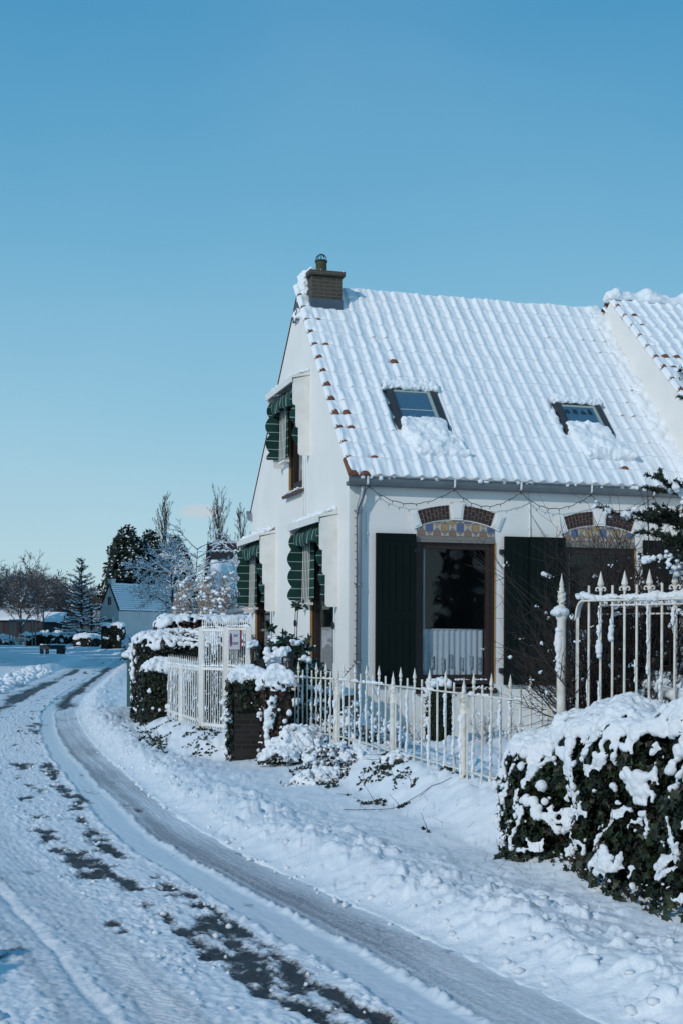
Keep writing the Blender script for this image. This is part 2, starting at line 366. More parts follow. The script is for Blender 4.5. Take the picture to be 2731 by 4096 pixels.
# ------------------------------------------------------------------ ground, road, verge
_rz = np.array([-60, 0, 3, 5.81, 6.33, 6.75, 7.23, 7.92, 9.2, 10.09, 11.3, 13, 14.96, 16.34, 19.3, 22.3, 25.7, 29.6, 39, 63, 95, 120, 145, 200, 3000])
_rx = np.array([27, 3.55, 2.33, 1.13, .93, .75, .56, .28, -.26, -.64, -1.10, -1.65, -2.2, -2.58, -3.40, -4.15, -4.95, -5.8, -7.4, -10.6, -15.1, -22, -34, -70, -2000])
_tz = np.linspace(-60, 200, 5201); _tx = np.interp(_tz, _rz, _rx)
_k = np.hanning(61); _tx = np.convolve(np.pad(_tx, 30, mode='edge'), _k / _k.sum(), 'valid')
_tc = 1 / np.sqrt(1 + np.gradient(_tx, _tz) ** 2)
XR = lambda Z: np.interp(Z, _tz, _tx); XC = lambda Z: np.interp(Z, _tz, _tc)
_fz = np.array([0, 6.5, 8.8, 9.83, 11.8, 13.8, 15.9, 16.4, 17, 18.9, 22, 25, 30])
_fx = np.array([2.9, 2.15, 1.87, 1.6, 1.07, .53, -.04, -.9, -1.42, -1.97, -2.83, -3.6, -4.6])
XF = lambda Z: np.interp(Z, _fz, _fx)
RW = 2.6
def g0(Z): return .4 * sst(38, 100, Z) + .55 * sst(100, 150, Z)
def chunks(X, Z, cell, seed, fill=.8, rmin=.28, rmax=.62):
    """Height of crowded angular snow lumps: the highest cap over each point."""
    wx = X + cell * .28 * vn(X / cell * 1.7, Z / cell * 1.7, 0, seed + 7); wz = Z + cell * .28 * vn(X / cell * 1.7 + 9, Z / cell * 1.7, 0, seed + 8)
    wx = wx + cell * .12 * vn(X / cell * 4.5, Z / cell * 4.5, 0, seed + 5); wz = wz + cell * .12 * vn(X / cell * 4.5, Z / cell * 4.5 + 4, 0, seed + 6)
    gx, gz = np.floor(wx / cell), np.floor(wz / cell); h = np.zeros_like(X)
    for i in (-1, 0, 1):
        for j in (-1, 0, 1):
            cx, cz = gx + i, gz + j; r1, r2, r3, r4 = (_h(cx, cz, cx * 0, seed + q) for q in range(4))
            d2 = (wx - (cx + r1) * cell) ** 2 + (wz - (cz + r2) * cell) ** 2; r = cell * (rmin + (rmax - rmin) * r3 ** 2) * (r4 < fill)
            h = np.maximum(h, np.sqrt(np.maximum(r * r - d2, 0)) * (.55 + .6 * r1))
    return h
def ground_h(X, Z, detail=True):
    X, Z = np.asarray(X, float), np.asarray(Z, float)
    d = (X - XR(Z)) * XC(Z); e = X - XF(Z)
    h = g0(Z)
    right = sst(0, .4, d); dl = -d - RW; left = sst(0, .45, dl)
    h = h + .12 * right + .14 * left + .06 * sst(.9, 2.4, d)
    bank = np.where(e < 0, sst(-.62, -.02, e), 1 - sst(.15, 1.3, e) * .85)
    bz = np.interp(Z, [0, 6, 9, 10.5, 15.2, 15.75, 16.8, 17.2, 22, 22.6, 24], [.2, .1, .4, .9, 1, .08, .08, 1, .8, .15, 0])
    h = h + .27 * bank * bz
    h = h + .22 * np.exp(-((X + 17) / 4.5) ** 2 - ((Z - 72) / 9) ** 2) + .5 * sst(6, 40, dl) * sst(30, 70, Z) * .6
    inroad = sst(0, .12, -d) * sst(0, .12, dl * -1)
    if detail:
        bz2 = np.exp(-((d - .5) / .42) ** 2) + .8 * np.exp(-((dl - .45) / .4) ** 2)
        pr = np.clip(bz2 * 1.15 + .35 * fbm(X * 1.7, Z * 1.7, 0, 3, 10) * np.exp(-((d - .6) / .7) ** 2), 0, 1.1)
        h = h + bz2 * .038 + pr * .74 * (.03 * np.abs(fbm(X * 4.5, Z * 4.5, 0, 3, 11)) + .75 * chunks(X, Z, .15, 111, .7) + .55 * chunks(X, Z, .085, 131, .6) + .28 * chunks(X, Z, .036, 151, .5) + .4 * chunks(X, Z, .27, 191, .35, .2, .5))
        sp = np.exp(-(d / 1.5) ** 2) * right * (1 - pr.clip(0, 1)); h = h + sp * .8 * chunks(X, Z, .11, 171, .16, .1, .5)
        h = h + (right + left) * (.018 * fbm(X * 1.9, Z * 1.9, 0, 4, 13) + .012 * np.abs(fbm(X * 7, Z * 7, 0, 3, 14)) * (1 - bz2 * .5))
        h = h + right * sst(14, 20, Z) * (.03 * fbm(X * 2.8, Z * 2.8, 0, 2, 15))
        h = h + bank * bz * (.05 * np.abs(fbm(X * 4, Z * 4, 0, 3, 16)) + .015 * fbm(X * 16, Z * 16, 0, 2, 17))
        h = h + sst(.3, 1, e) * sst(8, 10, Z) * sst(30, 24, Z) * .07 * np.abs(fbm(X * 3.2, Z * 3.2, 0, 3, 18))
    return h - .10 * inroad
zr = [-40, -25, -15, -8, -3, 0, 2, 3.2, 4, 4.5]
while zr[-1] < 3000: zr.append(zr[-1] + min(max(zr[-1] ** 2 / 2224 * .9, .008), 60 if zr[-1] < 300 else 300))
zr = np.array(zr)
ug = np.concatenate([np.linspace(-1.6, -.31, 70), np.linspace(-.305, .305, 640), np.linspace(.31, 1.6, 70)])
GX = ug[None] * np.maximum(zr, 5.0)[:, None]; GZ = np.repeat(zr[:, None], len(ug), 1)
GH = ground_h(GX, GZ)
gm = MB(); gm.grid(np.stack([GX, GZ, GH], -1)[:, ::-1])
tag(gm.build('ground', snow_gnd, None, True), kind='structure')

# road: packed snow over asphalt, wheel tracks and worn patches
rz = [-20, -10, -4, 0, 2.5, 4, 4.6]
while rz[-1] < 190: rz.append(rz[-1] + max(rz[-1] ** 2 / 2224 * .75, .008))
rz = np.array(rz); rt = np.linspace(-.22, RW + .3, 290)
TT = np.repeat(rt[None], len(rz), 0); ZZ = np.repeat(rz[:, None], len(rt), 1)
XX = XR(ZZ) - TT / XC(ZZ)
tt = TT + .022 * fbm(XX * 2.6, ZZ * 2.0, 0, 3, 37) * sst(.03, .15, TT) + .05 * vn(ZZ * .22, ZZ * 0 + 3.3, 0, 31) * sst(9, 14, ZZ)
def band(a, b, s=.05): return sst(a - s, a + s, tt) * (1 - sst(b - s, b + s, tt))
tr1 = band(.05, .46); icem = band(.47, .75, .03); cen = band(.78, 1.5, .05); tr2 = band(1.55, 2.2, .06)
h = g0(ZZ) + .004
gran = np.abs(fbm(XX * 16, ZZ * 11, 0, 3, 21)); big = fbm(XX * 3, ZZ * 3, 0, 3, 22)
h += (.55 * chunks(XX, ZZ, .05, 211, .5) + .7 * chunks(XX, ZZ, .026, 231, .7) + .35 * chunks(XX, ZZ, .09, 251, .22)) * (cen * (.45 + .5 * sst(-.4, .5, fbm(XX * 2.2, ZZ * 1.2, 0, 2, 51))) + .35 * band(2.15, 3.2) + .10 * tr2)
h += gran * (.004 + .006 * cen + .008 * band(2.15, 3.2) + .006 * tr2) + .008 * big * (1 - icem)
h += .02 * np.exp(-((tt - .465) / .03) ** 2) * (.4 + gran) + .016 * np.exp(-((tt - .77) / .035) ** 2) * (.3 + gran)
h += .007 * np.exp(-((tt - 1.9) / .03) ** 2) * (.5 + gran) + .008 * np.exp(-((tt - 1.52) / .04) ** 2) * (.4 + gran)
h -= .012 * icem + .012 * np.exp(-((tt - 1.97) / .025) ** 2)
near = 1 - sst(8.2, 10.5, ZZ)
herr = np.sin((ZZ * XC(ZZ) + np.abs(tt - .27) * 1.1) * 2 * pi / .052); herr2 = np.sin((ZZ + np.abs(tt - 1.78) * 1.0) * 2 * pi / .06)
h += near * .0055 * (tr1 * herr * (.5 + .6 * vn(XX * 2, ZZ * 2, 0, 33)) + .9 * band(1.6, 1.86) * herr2 + .8 * band(1.99, 2.16) * herr2)
h += .003 * np.sin(tt * 2 * pi / .045) * (tr1 * .5 + tr2 * .5) * (1 - near * .5)
n1 = fbm(tt * 5.2, ZZ * 1.15, 0, 4, 41); n2 = fbm(XX * 10, ZZ * 7, 0, 3, 42); n3 = fbm(ZZ * .30, ZZ * 0 + 7.7, 0, 2, 43)
prof = np.interp(ZZ, [0, 5, 6.5, 7.2, 8.9, 9.6, 11, 12.6, 14.5, 18, 20, 26], [.45, .45, .52, .86, .85, .4, .58, .46, .78, .6, .25, .1])
bare = prof * (1.05 * np.exp(-((tt - .87) / .10) ** 2) + .80 * np.exp(-((tt - 1.22) / .11) ** 2) * (1 - sst(17, 20, ZZ))) + .75 * n1 + .42 * n2 - .50
bare = bare - .34 * (1 - np.exp(-((tt - 1.03) / .42) ** 2))
far = sst(24, 34, ZZ)
bare = np.where(ZZ > 22, np.maximum(bare, far * (1.0 * np.exp(-((tt - .42) / .22) ** 2) + 1.05 * np.exp(-((tt - 1.75) / .26) ** 2)) * (1 - sst(62, 76, ZZ)) + .55 * fbm(XX * 1.1, ZZ * .33, 0, 3, 44) + .18 * n2 - .52), bare)
h -= .012 * sst(.05, .3, bare)
tread = np.clip(tr1 * (.62 + .45 * n3 + .35 * fbm(tt * 3, ZZ * .5, 0, 3, 47)), 0, 1) * (1 - sst(20, 30, ZZ) * .6) + .20 * tr2 + tr1 * .30 * fbm(tt * 20, ZZ * .22, 0, 2, 49) + tr2 * .35 * sst(.1, .8, fbm(tt * 16, ZZ * .2, 0, 2, 52)) + .40 * np.exp(-((tt - .24) / .11) ** 2) * near * sst(-.5, .4, fbm(ZZ * .5, tt * 2, 0, 2, 48))
edge = sst(-.02, -.2, TT) + sst(RW + .02, RW + .25, TT)
h -= .12 * edge
rm = MB(); rm.grid(np.stack([XX, ZZ, h], -1))
rm.attr = {'bare': bare.ravel(), 'icy': np.clip(icem * (1 + .5 * fbm(tt * 14, ZZ * .25, 0, 2, 53)) + .35 * band(1.66, 1.86) + .35 * band(2.0, 2.15), 0, 1).ravel(), 'tread': tread.ravel()}
def road_ex(nt, N, L, b, tc):
    def A(n):
        a = N.new('ShaderNodeAttribute'); a.attribute_name = n; return a.outputs['Fac']
    def noise(sc, det=5, ro=.6):
        n = N.new('ShaderNodeTexNoise'); n.inputs['Scale'].default_value = sc; n.inputs['Detail'].default_value = det; n.inputs['Roughness'].default_value = ro
        L.new(tc.outputs['Object'], n.inputs['Vector']); return n.outputs[0]
    nf, nm = noise(38), noise(9)
    tf = math_(N, L, 'MULTIPLY', A('tread'), math_(N, L, 'MULTIPLY_ADD', nf, 1.5, .05, True), clamp=True)
    c = mixc(N, L, tf, (.80, .83, .87), (.31, .32, .35))
    c = mixc(N, L, math_(N, L, 'MULTIPLY', A('icy'), .55), c, (.58, .66, .74))
    bf = math_(N, L, 'ADD', A('bare'), math_(N, L, 'MULTIPLY_ADD', nf, .9, -.45))
    r = N.new('ShaderNodeMapRange'); r.inputs[1].default_value = -.06; r.inputs[2].default_value = .34; L.new(bf, r.inputs[0])
    c = mixc(N, L, r.outputs[0], c, mixc(N, L, nm, (.030, .031, .035), (.075, .077, .082)))
    L.new(c, b.inputs['Base Color'])
    L.new(math_(N, L, 'MULTIPLY_ADD', A('icy'), -.25, .62), b.inputs['Roughness'])
    k = N.new('ShaderNodeBump'); k.inputs['Strength'].default_value = .5; k.inputs['Distance'].default_value = .012
    L.new(math_(N, L, 'MULTIPLY', nf, math_(N, L, 'SUBTRACT', 1.1, A('icy'))), k.inputs['Height']); L.new(k.outputs[0], b.inputs['Normal'])
tag(rm.build('road', M('packed_snow_road', (.8, .8, .8), .6, spec=.3, extra=road_ex), None, True), kind='structure')

# loose clods thrown up by the plough, both sides
def clods():
    r = RNG; m = MB(); C = []; R = []
    n = 220; z = 5.2 * (40 / 5.2) ** r.random(n) ** 1.05; d = np.abs(r.normal(.30, .34, n)) - .08
    s = r.lognormal(-3.8, .5, n).clip(.008, .028)
    C.append((z, XR(z) + d / XC(z))); R.append(s * np.where(d > .8, .6, 1))
    n = 350; z = 5.3 + r.random(n) ** 1.4 * 5; d = -RW + .2 - np.abs(r.normal(.15, .35, n))
    C.append((z, XR(z) + d / XC(z))); R.append(r.lognormal(-3.4, .5, n).clip(.010, .035))
    n = 500; z = 34 + r.random(n) * 26; d = -RW - np.abs(r.normal(.4, .35, n))
    C.append((z, XR(z) + d / XC(z))); R.append(r.lognormal(-2.7, .45, n).clip(.03, .16))
    n = 160; z = 5.2 * (22 / 5.2) ** r.random(n); d = -(.8 + r.random(n) * .75)
    C.append((z, XR(z) + d / XC(z))); R.append(r.lognormal(-4.2, .5, n).clip(.006, .022))
    z = np.concatenate([c[0] for c in C]); x = np.concatenate([c[1] for c in C]); R = np.concatenate(R)
    hh = ground_h(x, z); dd = (x - XR(z)) * XC(z); hh = np.where((dd < 0) & (dd > -RW), g0(z) + .008, hh)
    P = np.stack([x, z, hh + R * .25], -1); bigm = R > .035
    m.ico(P[bigm], R[bigm], RNG.uniform(.6, .95, bigm.sum()), lvl=2, rng=r, jit=.10)
    m.ico(P[~bigm], R[~bigm], RNG.uniform(.6, .95, (~bigm).sum()), lvl=1, rng=r, jit=.18)
    tag(m.build('snow_clods', snow, None, True), 'loose clods of ploughed snow heaped along the road edges', 'snow', kind='stuff')
clods()
# big block of snow near the right kerb

# ------------------------------------------------------------------ the white cottage (local axes: x along the street front, y into the house)
HA = math.radians(15.9); HC = V(.1007, 19.5, 0)
house = root('white_cottage', 'white plastered cottage with snowy pantile roof, green shutters and striped awnings', 'house', HC, HA)
def hw(a, b, z): return HC + a * V(cos(HA), sin(HA), 0) + b * V(-sin(HA), cos(HA), 0) + V(0, 0, z)
HL, HD, EZ, AB, AZ2 = 5.55, 6.72, 3.87, 3.14, 7.20
WF = [(1.02, 2.27, .95, 3.14), (3.36, 4.58, .95, 3.12)]
WG = [(.83, 2.20, .95, 3.22), (2.74, 3.69, 4.16, 5.75), (5.05, 6.32, .95, 3.22)]
wm = MB()
def holes_wall(m, x0, x1, z0, z1, holes, mk, T=.22):
    xs = sorted({x0, x1, *[h[0] for h in holes], *[h[1] for h in holes]}); zs = sorted({z0, z1, *[h[2] for h in holes], *[h[3] for h in holes]})
    for i in range(len(xs) - 1):
        for j in range(len(zs) - 1):
            cx, cz = (xs[i] + xs[i + 1]) / 2, (zs[j] + zs[j + 1]) / 2
            if any(h[0] < cx < h[1] and h[2] < cz < h[3] for h in holes): continue
            m.add([mk(xs[i], 0, zs[j]), mk(xs[i + 1], 0, zs[j]), mk(xs[i + 1], 0, zs[j + 1]), mk(xs[i], 0, zs[j + 1])], [(0, 1, 2, 3)])
    for a, b, c, d in holes:
        q = [(a, c), (b, c), (b, d), (a, d)]
        for k in range(4):
            p, r = q[k], q[(k + 1) % 4]
            m.add([mk(p[0], 0, p[1]), mk(r[0], 0, r[1]), mk(r[0], T, r[1]), mk(p[0], T, p[1])], [(0, 1, 2, 3)])
holes_wall(wm, 0, HL, -.2, EZ + .1, WF, lambda x, t, z: (x, t, z))
# gable end: outline with window openings
def gable_poly(m, outline, holes, mk, T=.22):
    loops = [[Vector((p[0], p[1], 0)) for p in outline]] + [[Vector((p[0], p[1], 0)) for p in ((h[0], h[2]), (h[1], h[2]), (h[1], h[3]), (h[0], h[3]))] for h in holes]
    pts = [p for l in loops for p in l]
    m.add([mk(p.x, 0, p.y) for p in pts], [tuple(t) for t in tessellate_polygon(loops)])
    for a, b, c, d in holes:
        q = [(a, c), (b, c), (b, d), (a, d)]
        for k in range(4):
            p, r = q[k], q[(k + 1) % 4]
            m.add([mk(p[0], 0, p[1]), mk(r[0], 0, r[1]), mk(r[0], T, r[1]), mk(p[0], T, p[1])], [(0, 1, 2, 3)])
gable_poly(wm, [(0, -.2), (HD, -.2), (HD, 4.13), (AB - .03, 7.40), (0, 4.10)], WG, lambda y, t, z: (t, y, z))
wm.add([(0, HD, -.2), (HL, HD, -.2), (HL, HD, 4), (0, HD, 4)], [(0, 1, 2, 3)])
wm.build('wall', plaster, house)
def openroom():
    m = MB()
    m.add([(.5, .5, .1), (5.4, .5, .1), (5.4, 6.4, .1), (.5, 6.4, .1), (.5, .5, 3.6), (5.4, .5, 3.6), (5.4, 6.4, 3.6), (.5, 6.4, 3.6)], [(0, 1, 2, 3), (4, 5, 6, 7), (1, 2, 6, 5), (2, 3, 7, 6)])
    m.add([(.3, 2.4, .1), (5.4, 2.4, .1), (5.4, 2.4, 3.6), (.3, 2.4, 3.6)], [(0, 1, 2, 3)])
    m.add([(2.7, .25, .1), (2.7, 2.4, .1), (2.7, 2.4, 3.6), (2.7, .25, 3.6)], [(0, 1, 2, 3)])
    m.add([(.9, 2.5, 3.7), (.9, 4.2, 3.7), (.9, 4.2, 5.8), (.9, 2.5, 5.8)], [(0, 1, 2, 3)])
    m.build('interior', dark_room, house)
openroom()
def ring(m, mk, a, b, c, d, w, t0, t1, mi=0):          # rectangular frame of bar width w (l, r, bottom, top)
    l, r, bo, to = w if isinstance(w, tuple) else (w,) * 4
    for x0, x1, z0, z1 in ((a, a + l, c, d), (b - r, b, c, d), (a + l, b - r, c, c + bo), (a + l, b - r, d - to, d)):
        P = [mk(x, t, z) for z in (z0, z1) for t in (t0, t1) for x in (x0, x1)]
        m.add(P, [(0, 2, 3, 1), (4, 5, 7, 6), (0, 1, 5, 4), (2, 6, 7, 3), (0, 4, 6, 2), (1, 3, 7, 5)], mi)
def quad(m, mk, a, b, c, d, t, mi=0): m.add([mk(a, t, c), mk(b, t, c), mk(b, t, d), mk(a, t, d)], [(0, 1, 2, 3)], mi)
fk = lambda x, t, z: (x, t, z)
gk = lambda y, t, z: (t, y, z)
def pleats(m, mk, a, b, c, d, t, n, amp, rows=10, seed=0, curve=0):
    xs = np.linspace(a, b, 121); zs = np.linspace(c, d, rows)
    P = np.array([[mk(x, t + amp * (sin((x - a) / (b - a) * n * 2 * pi + .6 * vn(x * 5, z * 1.2, 0, seed)) * (.55 + .45 * (d - z) / (d - c)) + .5 * float(vn(x * 14, z * .8, 0, seed + 3))), z) for x in xs] for z in zs])
    m.grid(P)
# street-front windows
for k, (a, b, c, d) in enumerate(WF):
    m = MB(); ring(m, fk, a + .004, b - .004, c + .05, d - .003, (.05, .05, .06, .06), .02, .10); ring(m, fk, a + .054, b - .054, c + .11, d - .063, (.075, .075, .075, .075), .045, .115)
    ring(m, fk, a + .054, b - .054, c + .11, d - .063, .018, .034, .0451)
    ring(m, fk, b - .006, b + .012, c + .06, d - .03, (.018, 0, 0, 0), -.004, .02, 1); ring(m, fk, a - .006, a + .004, c + .2, d - .3, (.008, 0, 0, 0), -.003, .02, 1)
    w_ = m.build('window', [frame_br, sealant], house)
    m = MB(); quad(m, fk, a + .128, b - .128, c + .185, d - .138, .085); m.build('pane', glass, w_)
    m = MB(); pleats(m, fk, a + .125, b - .125, c + .19, c + .86, .17, 11, .012, 8, k); pleats(m, fk, a + .13, a + .21, c + .8, d - .13, .20, 2, .02, 6, k + 5)
    m.tube([(a + .1, .165, c + .865), (b - .1, .165, c + .865)], .008)
    cu = m.build('curtain', lace, w_, True)
    m = MB()                                           # small lace motifs near the curtain's hem
    for i in range(7):
        x = a + .17 + i * (b - a - .34) / 6 + random.uniform(-.02, .02); z0 = c + .25 + (i % 2) * .04
        quad(m, fk, x - .022, x + .022, z0, z0 + .20, .143)
    m.build('lace_motif', M('lace_motif', (.16, .19, .22), .9, var=(60, (.5, .54, .58), .9)), cu)
    m = MB(); n = 14; s0, s1 = a - .01, b + .03       # sloping brick sill
    for i in range(n):
        x0 = s0 + (s1 - s0) * i / n; x1 = s0 + (s1 - s0) * (i + .88) / n
        m.prism([(-.07, c - .035), (.07, c + .03), (.07, c - .05), (-.05, c - .085)], 0, x0, x1)
    m.prism([(-.055, c - .04), (.07, c + .02), (.07, c - .06), (-.04, c - .08)], 0, s0, s1, 1)
    si = m.build('sill', [frame_br, mortar], w_)
    C = [(b - .35 + random.random() * .36, random.uniform(-.05, .02), 0) for _ in range(26)]; C = [(x, y, c + .005 + .45 * y) for x, y, _ in C]
    C += [(a + .62 + random.random() * .5, .028, c + .12) for _ in range(30)]
    lumps('snow', C, RNG.uniform(.012, .022, len(C)), .007, snow, si)
    # glazed tile tympanum, brick arch, white keystone and springers
    zc, zb, zt = d + .05, d + .045, d + .275; W2 = (b - a) / 2; xm = (a + b) / 2; sag = .12
    Rr = (W2 ** 2 + sag ** 2) / (2 * sag); cz = zt + .01 - Rr
    arc = lambda x, r=Rr: cz + math.sqrt(max(r * r - (x - xm) ** 2, 0))
    m = MB(); xs = np.linspace(a + .01, b - .01, 25)
    m.prism([(a + .01, zb - .09)] + [(b - .01, zb - .09)] + [(x, arc(x)) for x in xs[::-1]], 1, -.004, .05, 3)
    def tp(poly, mi):                                   # one glazed shape, trimmed under the arch
        q = [(x, min(z, arc(x) - .008)) for x, z in poly]
        if max(z for _, z in q) - min(z for _, z in q) < .006: return
        m.add([(x, -.0065 - .0006 * mi, z) for x, z in q], [tuple(range(len(q)))], mi)
    s = (b - a - .04) / 10
    for i in range(10):
        for j in range(3):
            x0 = a + .02 + i * s; z0 = zb + .02 + (j - .55) * s; x1, z1, xc, zc2 = x0 + s, z0 + s, x0 + s / 2, z0 + s / 2
            z0 = max(z0, zb + .005)
            if (i + j) % 2 == 0:
                tp([(x0 + .01, z0 + .004), (x1 - .01, z0 + .004), (x1 - .01, z1 - .012), (x0 + .01, z1 - .012)], (1 if (i // 2 + j) % 2 else 0) if j else 4)
            else:
                for k2, (p, q2) in enumerate((((x0, z0), (x1, z0)), ((x1, z0), (x1, z1)), ((x1, z1), (x0, z1)), ((x0, z1), (x0, z0)))):
                    tp([p, q2, (xc, zc2)], (4, 2, 3, 2)[k2] if j == 0 else (3, 2, 0, 2)[k2])
    m.build('tile_panel', [ochre, bluet, beiget, greyt, redt], w_)
    m = MB(); m.box(a + .005, b - .005, .004, .018, d - .02, zb - .02); m.box(a + .01, b - .01, -.008, .016, zb - .055, zb - .012, 1)
    m.build('lintel_strip', [M('pale_blue_strip', (.35, .48, .58), .6), greyt], w_)
    r0, r1 = Rr + .015, Rr + .225; th = math.asin((W2 + .02) / r0)
    m = MB(); K = 24
    for i in range(K):
        t0 = -th + 2 * th * i / K + .003; t1 = -th + 2 * th * (i + 1) / K - .003
        if abs((t0 + t1) / 2 * Rr) < .105 or abs((t0 + t1) / 2 * Rr) > W2 - .075: continue
        sp = (.5,) if i % 2 else (.32, .72)
        cuts = [0, *sp, 1]
        for q in range(len(cuts) - 1):
            ra, rb = r0 + (r1 - r0) * cuts[q] + .004, r0 + (r1 - r0) * cuts[q + 1] - .004
            m.prism([(xm + r * sin(t), cz + r * cos(t)) for r, t in ((ra, t0), (ra, t1), (rb, t1), (rb, t0))], 1, -.014, .02)
    m.prism([(xm + r0 * sin(t), cz + r0 * cos(t)) for t in np.linspace(-th, th, 20)] + [(xm + r1 * sin(t), cz + r1 * cos(t)) for t in np.linspace(th, -th, 20)], 1, -.006, .02, 1)
    m.build('brick_arch', [archbrick, mortar], w_)
    def voussoir(t0, t1, ra, rb, flare=0):
        m = MB()
        for gi, ou in ((0, -.03), (.028, -.042), (.05, -.036)):
            q = [(xm + r * sin(t), cz + r * cos(t)) for r, t in ((ra + gi, t0 + gi / Rr), (ra + gi, t1 - gi / Rr), (rb - gi, t1 + flare - gi / Rr), (rb - gi, t0 - flare + gi / Rr))]
            m.prism(q, 1, ou, .02)
        m.build('keystone' if flare else 'springer', plaster, w_)
    voussoir(-.085 / Rr, .085 / Rr, r0 - .01, r1 + .045, .022 / Rr); voussoir(-th - .03 / Rr, -th + .10 / Rr, r0 - .02, r1 + .01); voussoir(th - .10 / Rr, th + .03 / Rr, r0 - .02, r1 + .01)
# shutters: boarded, ledged, on strap hinges
def shutter(a, b, y, z0=.99, z1=3.205, rot=0):
    m = MB(); t = .032
    m.box(a, b, y - t, y, z0, z1)
    n = 5; w0 = .09
    for x0, x1, c, d in ((a, a + w0, z0, z1), (b - w0, b, z0, z1), (a + w0, b - w0, z0, z0 + .11), (a + w0, b - w0, z1 - .11, z1), (a + w0, b - w0, z0 + .95, z0 + 1.08)):
        m.box(x0, x1, y - t - .012, y - t - .001, c, d)
    for i in range(4):
        x = a + w0 + .008 + i * (b - a - 2 * w0 - .008) / 4
        m.box(x, x + (b - a - 2 * w0 - .008) / 4 - .010, y - t - .007, y - t - .001, z0 + .112, z0 + .948); m.box(x, x + (b - a - 2 * w0 - .008) / 4 - .010, y - t - .007, y - t - .001, z0 + 1.082, z1 - .112)
    return m.build('shutter', shutter_m, house)
for a, b, y, hx in ((.39, 1.0, -.03, 1.0), (2.395, 3.0, -.03, 2.36), (2.785, 3.36, -.075, 3.3), (4.69, 5.30, -.03, 4.66)):
    s_ = shutter(a, b, y)
    for z in (1.17, 2.94):
        m = MB(); m.box(hx - .03, hx + .06, y - .03, -.001, z, z + .07); m.box(hx - .03, hx, y - .055, y - .03, z - .01, z + .05)
        m.build('hinge', black_iron, s_)
# gable windows, tall, seen edge-on behind their awnings
for k, (a, b, c, d) in enumerate(WG):
    m = MB(); ring(m, gk, a + .004, b - .004, c + .004, d - .003, (.06, .06, .07, .06), .035, .12); ring(m, gk, a + .064, b - .064, c + .074, d - .063, .07, .055, .125)
    ring(m, gk, b - .012, b + .004, c + .05, d - .03, (0, .018, 0, 0), .0, .034, 1)
    w_ = m.build('window', [frame_br, sealant], house)
    m = MB(); quad(m, gk, a + .13, b - .13, c + .14, d - .13, .10); m.build('pane', glass, w_)
    m = MB(); pleats(m, gk, a + .13, b - .13, c + .14, c + (.9 if k != 1 else 1.45), .16, 9, .02, 6, k); m.build('curtain', M('sheer_curtain', (.30, .31, .33), .9), w_, True)
    m = MB(); n = 12
    for i in range(n):
        y0 = a - .12 + (b - a + .24) * i / n; m.prism([(-.10, c - .06), (.10, c + .0), (.10, c - .05), (-.08, c - .11)], 1, y0, y0 + (b - a + .24) / n * .9)
    si = m.build('sill', M('brown_sill', (.10, .062, .05), .7, bump=(30, .3, .004)), w_)
    if k == 1:
        C = [(-.05 + random.uniform(-.03, .03), a - .05 + random.random() * (b - a + .1), c - .03) for _ in range(40)]
    else: C = [(-.06 + random.uniform(-.05, .05), a - .1 + random.random() * (b - a + .2), c - .0) for _ in range(90)]
    lumps('snow', C, RNG.uniform(.015, .03 if k == 1 else .05, len(C)), .012, snow, si)
